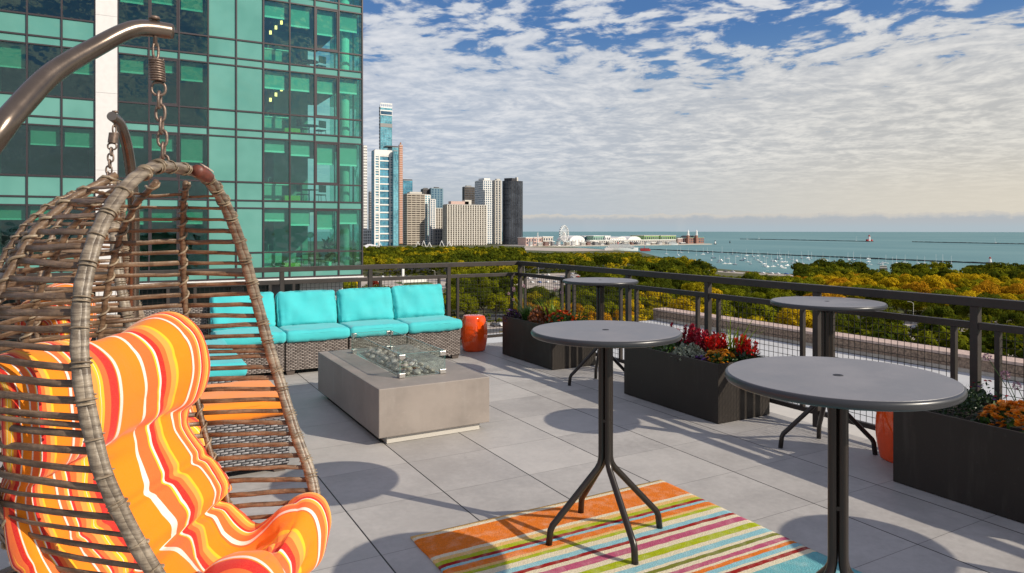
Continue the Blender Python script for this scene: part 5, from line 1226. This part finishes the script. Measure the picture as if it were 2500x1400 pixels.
def sailboat(hm, cover, group, label):
    t = thing('sailboat', label, 'sailboat', (0, 0, 0), group)
    hull_mb(8.6, 2.7, 1.0).build('hull', hm, t); m = MB(); m.add([(-1.6, -.8, 1.02), (1.8, -.6, 1.1), (1.8, .6, 1.1), (-1.6, .8, 1.02), (-1.3, -.6, 1.6), (1.2, -.4, 1.5), (1.2, .4, 1.5), (-1.3, .6, 1.6)], [(0, 1, 5, 4), (1, 2, 6, 5), (2, 3, 7, 6), (3, 0, 4, 7), (4, 5, 6, 7)]); m.build('cabin', M_hull, t)
    m = MB(); m.tube([(.9, 0, 1.0), (.9, 0, 12.6)], [.17, .13], 5); m.build('mast', M_mast, t); m = MB(); m.tube([(.85, 0, 2.2), (-3.0, 0, 2.1)], .17, 6); m.build('boom', cover, t); return t
def place(root, x, y, rz=None, sc=1.0):
    p = ground(x, y, GZ - 1.2); root.location = p; root.rotation_euler = (0, 0, R.uniform(0, 6.3) if rz is None else rz); root.scale = (sc, sc, sc)
s1 = sailboat(M_hull, M_sailc, 'white sailboats at their moorings', 'white sailboat with a bare mast moored inside the harbour breakwater')
s2 = sailboat(M_hulld, M_sailc, 'dark hulled sailboats at their moorings', 'dark blue hulled sailboat with a bare mast moored inside the harbour breakwater')
px = [(1626, 621), (1663, 618), (1681, 617), (1739, 622), (1742, 631), (1755, 642), (1762, 618), (1770, 645), (1776, 633), (1782, 645), (1788, 622), (1795, 647), (1800, 627), (1811, 637), (1823, 625), (1826, 641), (1838, 627), (1844, 634), (1850, 626), (1856, 641), (1874, 631), (1884, 638), (1897, 634), (1899, 648), (1904, 627), (1908, 633), (1916, 641), (1925, 630), (1932, 635), (1936, 644), (1945, 648), (1957, 632), (1972, 631), (1981, 632), (2008, 634), (2024, 650), (2038, 640), (2050, 647), (2060, 651), (2071, 634), (2085, 636), (2120, 640), (2122, 647), (2147, 646), (2161, 644), (2188, 643), (2208, 642), (2240, 644), (2257, 644), (2285, 645), (2301, 645), (2322, 645), (1866, 646), (1888, 652), (1907, 651), (1960, 645), (1700, 624), (1716, 622), (1728, 619), (1833, 646), (1869, 652), (2180, 652), (1991, 641), (2100, 645), (1655, 624)]
sb = {'n': 0}
for i, (x, y) in enumerate(px):
    src = s2 if i % 9 == 4 else s1
    o = src if i in (0, 4) else dup(src, (0, 0, 0)); place(o, x, y, sc=R.uniform(.62, .95))
def motorboat(label):
    t = thing('motorboat', label, 'motorboat', (0, 0, 0), 'white motorboats at their moorings'); hull_mb(8, 2.9, 1.2).build('hull', M_hull, t)
    m = MB(); m.add([(-2.4, -1.1, 1.2), (1.2, -1.0, 1.25), (1.2, 1.0, 1.25), (-2.4, 1.1, 1.2), (-2.2, -.9, 2.6), (-.1, -.8, 2.6), (-.1, .8, 2.6), (-2.2, .9, 2.6)], [(0, 1, 5, 4), (1, 2, 6, 5), (2, 3, 7, 6), (3, 0, 4, 7), (4, 5, 6, 7)]); m.build('cabin', M_hull, t)
    m = MB(); m.box((-.9, 0, 2.05), (1.9, 1.78, .45)); m.build('cabin_window', G_dark, t); return t
mb_ = motorboat('white motorboat without a mast moored among the sailboats')
for i, (x, y) in enumerate(((1758, 638), (1849, 637), (1865, 628), (1891, 640), (1908, 642), (1921, 650), (1943, 639), (1976, 636), (2015, 637), (2045, 652), (2072, 637), (2120, 634), (2153, 645), (2205, 646), (2290, 646), (1818, 634), (1737, 637), (2003, 646), (1912, 656), (1874, 653))):
    o = mb_ if i == 0 else dup(mb_, (0, 0, 0)); place(o, x, y, sc=R.uniform(.7, 1.05))
def ship(label, x0, x1, yb, hull_h, decks, hullm, supm, extra=None, name='ship'):
    a, c_ = ground(x0, yb, GZ - 1.2), ground(x1, yb - (x1 - x0) * .0, GZ - 1.2); L = (c_ - a).length; t = thing(name, label, 'ship', (a + c_) / 2); rz = math.atan2((c_ - a).y, (c_ - a).x)
    def fix(mb): mb.v = [tuple(Matrix.Rotation(rz, 3, 'Z') @ Vector(v) + (a + c_) / 2) for v in mb.v]; return mb
    fix(hull_mb(L, L * .15, hull_h)).build('hull', hullm, t)
    z = hull_h
    for k in range(decks):
        m = MB(); f_ = .84 - .13 * k; m.box((-L * .04, 0, z + 1.3), (L * f_, L * .11, 2.55)); fix(m).build('deck_house', supm, t)
        m = MB(); m.box((-L * .04, 0, z + 1.4), (L * f_ * .96, L * .112, .9)); fix(m).build('window_row', G_dark, t); z += 2.6
    m = MB(); m.tube([(-L * .1, 0, z), (-L * .1, 0, z + 4)], 1.2 if L > 40 else .5, 8); fix(m).build('funnel', extra or C_white, t); return t
ship('large white tour ship with red roofed upper deck docked behind the park trees', 1476, 1558, 613, 5.5, 3, M_hull, M_hull, C_redp)
ship('small red tug boat right of the large white ship', 1563, 1588, 613.5, 3.2, 1, C_redp, C_redp, C_redp, 'tug_boat')
ship('white tour boat moored along the front of the pier', 1465, 1497, 600, 4, 2, M_hull, M_hull)
ship('white dinner boat moored near the brick end of the pier', 1632, 1655, 599, 4, 2, M_hull, M_hull)
ship('dark schooner anchored at the park side of the harbour', 2147, 2167, 660, 2.2, 1, C_charc, M_pier, None, 'schooner')
for x, y, lb in ((1824, 585, 'tiny white sailboat on the open lake nearest the pier'), (1853, 583.5, 'tiny white sailboat on the open lake right of the pier'), (2090, 589, 'tiny white boat beside the far breakwater'), (2430, 594, 'tiny white boat beyond the right breakwater')):
    o = dup(s1, (0, 0, 0), label=lb, group='tiny boats on the open lake'); place(o, x, y, sc=1.3)

# ------------------------------------------------------------------ trees
def crown_arrays(rng, rx, rz, zc, blobs, leaves, size, shape=0):
    """leaf clumps spread on the skins of many blobs: returns quad vertex array and per-leaf tint"""
    C = []
    while len(C) < blobs:
        p = rng.uniform(-1, 1, 3)
        if np.linalg.norm(p) < 1 and p[2] > -.75: C.append(p / np.linalg.norm(p) * .66 if np.linalg.norm(p) > .4 else p)
    C = np.array(C) * [rx, rx, rz] * .95 + [0, 0, zc]; br = rng.uniform(.15, .40, blobs) * rx * .84
    bi = rng.integers(0, blobs, leaves); d = rng.normal(size=(leaves, 3)); d /= np.linalg.norm(d, axis=1)[:, None]; d[:, 2] = np.where(d[:, 2] < -.4, -d[:, 2], d[:, 2])
    P = C[bi] + d * br[bi][:, None] * rng.uniform(.78, 1.16, (leaves, 1))
    N = d + rng.normal(scale=.5, size=(leaves, 3)); N /= np.linalg.norm(N, axis=1)[:, None]
    A = np.cross(N, rng.normal(size=(leaves, 3))); A /= np.linalg.norm(A, axis=1)[:, None]; B = np.cross(N, A); s = size * rng.uniform(.6, 1.25, (leaves, 1))
    V = np.stack([P - A * s, P - B * s * .62, P + A * s, P + B * s * .62], 1)
    bt = rng.uniform(0, 1, blobs); tint = np.clip(.22 + bt[bi] * .50 + rng.uniform(-.14, .14, leaves), 0, 1)
    return V, tint
def leaf_mesh(name, V, tint, mat):
    n = len(V); me = bpy.data.meshes.new(name); me.vertices.add(4 * n); me.vertices.foreach_set('co', V.reshape(-1).astype(np.float32)); me.loops.add(4 * n); me.loops.foreach_set('vertex_index', np.arange(4 * n, dtype=np.int32))
    me.polygons.add(n); me.polygons.foreach_set('loop_start', np.arange(0, 4 * n, 4, dtype=np.int32)); me.polygons.foreach_set('loop_total', np.full(n, 4, dtype=np.int32)); me.update()
    a = me.attributes.new('tint', 'FLOAT', 'FACE'); a.data.foreach_set('value', tint.astype(np.float32)); me.materials.append(mat); return me
LF = {'green': [(.075, .095, .006), (.16, .175, .009), (.27, .26, .012)], 'olive': [(.14, .125, .007), (.29, .235, .010), (.45, .34, .014)], 'golden': [(.28, .21, .010), (.52, .35, .012), (.70, .45, .018)],
      'orange': [(.24, .12, .010), (.46, .22, .012), (.60, .31, .018)], 'dark': [(.026, .040, .006), (.058, .078, .009), (.11, .125, .012)], 'red': [(.12, .015, .012), (.22, .03, .02), (.30, .05, .03)]}
LM = {k: mk_leaf('leaves_' + k, v, .20) for k, v in LF.items()}
M_trunk = pbr('bark', (.06, .045, .032), .95, var=.3, vscale=2)
rng = np.random.default_rng(11); protos = {}
for kd in LF:
    for v_ in range(3 if kd != 'red' else 1):
        V, t_ = crown_arrays(rng, (8.2, 7.2, 9.0)[v_], (5.2, 5.8, 4.8)[v_], (9.6, 10.2, 9.2)[v_], (34, 28, 40)[v_], 8500, .36)
        protos[(kd, v_)] = leaf_mesh('crown', V, t_, LM[kd])
m = MB(); m.tube([(0, 0, -.3), (.15, 0, 2.5), (0, .1, 5.5), (.2, .1, 9)], [.42, .32, .24, .08], 8)
for k in range(6):
    a = k * 1.05; m.tube([(0, 0, 3.2 + .5 * k), (math.cos(a) * 2.3, math.sin(a) * 2.3, 5.4 + .5 * k), (math.cos(a) * 5.0, math.sin(a) * 5.0, 8.0 + .4 * k)], [.2, .12, .04], 6)
tm = m.build('trunk', M_trunk); trunk_me = tm.data; bpy.data.objects.remove(tm)
def tree(kd, v_, p, sc, rz, label, group):
    r = bpy.data.objects.new('tree', None); scn.collection.objects.link(r); r.location = p; r.rotation_euler = (0, 0, rz); r.scale = (sc, sc, sc * R.uniform(.9, 1.08)); tag(r, label, 'tree', group)
    for nm_, me in (('trunk', trunk_me), ('crown', protos[(kd, v_)])):
        c = bpy.data.objects.new(nm_, me); scn.collection.objects.link(c); c.parent = r
LBL = {'green': 'mid green broadleaf tree in the park below the terrace', 'olive': 'olive green tree turning yellow in the park below the terrace', 'golden': 'golden yellow autumn tree in the park below the terrace',
       'orange': 'orange brown autumn tree in the park below the terrace', 'dark': 'dark green dense tree in the park below the terrace'}
def colour_at(p):
    a = noise.noise(Vector((p[0] * .008, p[1] * .008, 1.3))); c = noise.noise(Vector((p[0] * .03, p[1] * .03, 7.7))); return a * .95 + c * .92 - .10
def pick(p, r_):
    q = colour_at(p) + r_ * .22
    return 'dark' if q < -.33 else 'green' if q < -.02 else 'olive' if q < .26 else 'golden' if q < .52 else 'orange'
# ground kept open, in photograph pixels of the ground point (x0, x1, y0, y1)
OPEN = [(860, 1110, 676, 760), (1262, 1420, 668, 735), (1110, 1330, 790, 905), (1330, 1500, 850, 905), (2060, 2330, 790, 850), (1440, 1560, 662, 690), (1700, 2500, 640, 676), (2330, 2440, 838, 880), (1150, 1400, 604, 612), (1736, 1945, 640, 716), (2105, 2175, 640, 700), (2312, 2362, 640, 706)]

def blocked(x, y): return any(a < x < b_ and c < y < d for a, b_, c, d in OPEN)
def px_of(p):
    X = p[0] * CA - p[1] * SA; Y = p[0] * SA + p[1] * CA; return 1250 + FPX * X / Y, 560 + FPX * (CH - p[2]) / Y
cand = []
gy = 170.0; sp = 15.5
Y = 172.0
while Y < 1560:
    step = sp if Y < 760 else 14.5
    x0, x1 = (860 - 1250) / FPX * Y, (2560 - 1250) / FPX * Y; X = x0
    while X < x1:
        xx, yy = X + R.uniform(-4.6, 4.6), Y + R.uniform(-4.6, 4.6); p = W(xx, yy, GZ); X += step
        sx, sy = px_of(p)
        if blocked(sx, sy): continue
        # stay on land
        k = np.interp(sx, [q[0] for q in shore], [q[1] for q in shore])
        if sy < k + (3.5 if sx > 1500 else 1.5): continue
        if sx < 1300 and yy > 1480: continue
        small = (1276 < sx < 1560 and sy < 655) or (1560 <= sx < 1736 and sy < 668)
        if sx < 1560 and sy < (626 if sx > 1276 else 622): continue
        if 1560 <= sx < 1740 and sy < 638: continue
        nn = noise.noise(Vector((xx * .02, yy * .02, 5)))
        if nn > .42 and R.random() < .8: continue
        cand.append((yy, xx, sx, sy, p, small))
        if small:
            for _ in range(2):
                q = p + Vector((R.uniform(-8, 8), R.uniform(-8, 8), 0)); cand.append((yy, xx, sx, sy, q, True))
    Y += step * .92
cand.sort(key=lambda c: c[0])
near = [c for c in cand if not (c[0] < 215 and c[2] > 1560) and not c[5]][:292]; keep = set(id(c) for c in near)
ylim = near[-1][0]
for c in near:
    p = c[4]; kd = pick(p, R.gauss(0, 1)); tree(kd, R.randrange(3), p, R.uniform(.74, 1.12) * (.8 if 1190 < c[2] < 1420 and c[3] < 800 else 1), R.uniform(0, 6.3), LBL[kd], kd + ' trees in the park')
tree('red', 0, ground(912, 700), .62, 1.0, 'small dark red tree beside the corner of the green glass building', None) if False else None
r_ = ground(911, 716); rr_ = bpy.data.objects.new('tree', None); scn.collection.objects.link(rr_); rr_.location = r_; rr_.scale = (.55, .55, .62); tag(rr_, 'small dark red tree beside the lower corner of the green glass building', 'tree')
for nm_, me in (('trunk', trunk_me), ('crown', protos[('red', 0)])):
    c = bpy.data.objects.new(nm_, me); scn.collection.objects.link(c); c.parent = rr_
# the far wood as one mass
allcols = [(.024, .038, .006), (.052, .072, .008), (.10, .12, .010), (.18, .18, .010), (.30, .245, .011), (.54, .36, .012), (.74, .45, .014), (.62, .30, .014)]
M_wood_ = mk_leaf('leaves_far_wood', allcols, .20)
Vs, Ts = [], []
for c in cand:
    if id(c) in keep: continue
    yy = c[0]; p = c[4]; lf = 900 if yy < 760 else 420 if yy < 1000 else 220; szl = .85 if yy < 760 else 1.25 if yy < 1000 else 1.8
    if c[5]: V, t_ = crown_arrays(rng, R.uniform(3.2, 4.6), R.uniform(2.0, 2.8), R.uniform(3.0, 4.2), 9, 170, 1.1)
    else: V, t_ = crown_arrays(rng, R.uniform(6.6, 9.4), R.uniform(4.4, 6.0), R.uniform(7.2, 10.8) - (3.0 if yy > 1100 else 0), 20 if yy < 760 else 12, lf, szl)
    q = colour_at(p) + R.gauss(0, .22); base_t = min(1, max(0, (q + .62) / 1.35)) * .80
    Vs.append(V + np.array([p[0], p[1], GZ])); Ts.append(np.clip(base_t + t_ * .16, 0, 1))
V = np.concatenate(Vs); t_ = np.concatenate(Ts); o = bpy.data.objects.new('far_wood', leaf_mesh('far_wood', V, t_, M_wood_)); scn.collection.objects.link(o); kind(o, 'stuff')
tag(o, 'far mass of green and golden trees between the near park and the lake', 'wood')
# undergrowth that hides the ground between trunks
Vs, Ts = [], []
for c in cand:
    if c[0] > 700: continue
    p = c[4]
    for _ in range(3):
        q = p + Vector((R.uniform(-7, 7), R.uniform(-7, 7), 0)); sx, sy = px_of(q)
        if blocked(sx, sy): continue
        V, t2 = crown_arrays(rng, R.uniform(1.5, 3), R.uniform(.8, 1.8), .9, 6, 70, .5); Vs.append(V + np.array([q[0], q[1], GZ])); Ts.append(t2 * .35 + .1)
V = np.concatenate(Vs); t_ = np.concatenate(Ts); o = bpy.data.objects.new('shrub_layer', leaf_mesh('shrub_layer', V, t_, M_wood_)); scn.collection.objects.link(o); kind(o, 'stuff'); tag(o, 'low shrubs growing between the park trees', 'shrubs')

# ------------------------------------------------------------------ cars and lamps in the park
def car(col, cname, label):
    t = thing('parked_car', label, 'car', (0, 0, 0), cname + ' cars parked in the park')
    prof = [(-2.2, .35), (-2.25, .75), (-2.1, .98), (-1.5, 1.02), (-.95, 1.42), (.45, 1.45), (1.15, 1.0), (2.05, .85), (2.25, .6), (2.2, .35)]
    m = MB(); n = len(prof); vs = [(x, -.88 if z < 1.1 else -.70, z) for x, z in prof] + [(x, .88 if z < 1.1 else .70, z) for x, z in prof]
    m.add(vs, [tuple(range(n)), tuple(range(2 * n - 1, n - 1, -1))] + [(i, n + i, n + (i + 1) % n, (i + 1) % n) for i in range(n)]); m.build('body', col, t)
    m = MB(); m.add([(-1.42, -.80, 1.05), (-.92, -.715, 1.38), (.42, -.715, 1.40), (1.02, -.80, 1.05), (-1.42, .80, 1.05), (-.92, .715, 1.38), (.42, .715, 1.40), (1.02, .80, 1.05)], [(0, 3, 2, 1), (4, 5, 6, 7), (0, 1, 5, 4), (2, 3, 7, 6)]); m.v = [(x * 1.01, y * 1.03, z + .012) for x, y, z in m.v]; m.build('windows', G_dark, t)
    for x in (-1.4, 1.4):
        for y in (-.86, .86): m = MB(); m.tube([(x, y - .1, .33), (x, y + .1, .33)], .33, 12); m.build('wheel', C_black, t)
    return t
CP = {}
for cn, cc in (('white', (.75, .75, .74)), ('dark grey', (.05, .05, .055)), ('silver', (.42, .43, .45)), ('red', (.42, .02, .02)), ('blue', (.05, .12, .35))):
    CP[cn] = car(pbr('car_' + cn.replace(' ', '_'), cc, .25, coat=.5), cn, cn + ' car parked on the grey lots between the park trees')
first = {k: True for k in CP}
rows = [((1270, 676), (1440, 669), 14), ((1270, 683), (1450, 677), 12), ((1290, 692), (1470, 688), 10), ((1000, 655), (1240, 652.5), 26), ((2080, 795), (2300, 806), 8), ((2100, 812), (2330, 826), 8), ((1150, 800), (1230, 796), 5), ((890, 679), (1000, 677), 6), ((1760, 664), (2060, 677), 16), ((2150, 832), (2420, 848), 7)]
for a, c_, n in rows:
    for i in range(n):
        if R.random() < .25: continue
        x = a[0] + (c_[0] - a[0]) * (i + .5) / n + R.uniform(-2, 2); y = a[1] + (c_[1] - a[1]) * (i + .5) / n
        cn = R.choices(list(CP), (6, 3, 4, 1, 1.2))[0]; o = CP[cn] if first[cn] else dup(CP[cn], (0, 0, 0)); first[cn] = False
        p = ground(x, y); o.location = p + Vector((0, 0, .05)); o.rotation_euler = (0, 0, R.choice((0, math.pi)) + (math.pi / 2 if i % 1 == 0 and n < 20 else 0) + R.uniform(-.04, .04))
lamp0 = None; M_lampw = pbr('lamp_pole', (.62, .60, .56), .5)
for x, y in ((1130, 748), (1150, 752), (1212, 745), (1280, 676), (1315, 678), (1402, 690), (1062, 690), (960, 712), (985, 706), (1505, 672), (1590, 690), (1870, 690), (2230, 790), (1230, 665)):
    if lamp0 is None:
        lamp0 = thing('street_lamp', 'thin pale street lamp with a curved arm standing in the park', 'street lamp', (0, 0, 0), 'pale street lamps in the park')
        m = MB(); m.tube([(0, 0, 0), (0, 0, 8.5), (.3, 0, 9.2), (1.6, 0, 9.5)], [.13, .09, .08, .07], 6); m.build('pole', M_lampw, lamp0); m = MB(); m.box((2.0, 0, 9.45), (.9, .35, .18)); m.build('lamp_head', M_lampw, lamp0); o = lamp0
    else: o = dup(lamp0, (0, 0, 0))
    o.location = ground(x, y); o.rotation_euler = (0, 0, R.uniform(0, 6.3))
t = thing('monument', 'tall white post with a long low white wall behind the back railing', 'monument', ground(985, 690)); p = ground(984, 692)
m = MB(); m.bx(p[0] - .8, p[0] + .8, p[1] - .8, p[1] + .8, GZ, GZ + 11); m.build('post', C_white, t); m = MB(); q = ground(1040, 690); m.tube([p + Vector((0, 0, 1.5)), q + Vector((0, 0, 1.5))], 1.5, 4); m.build('low_wall', C_white, t)
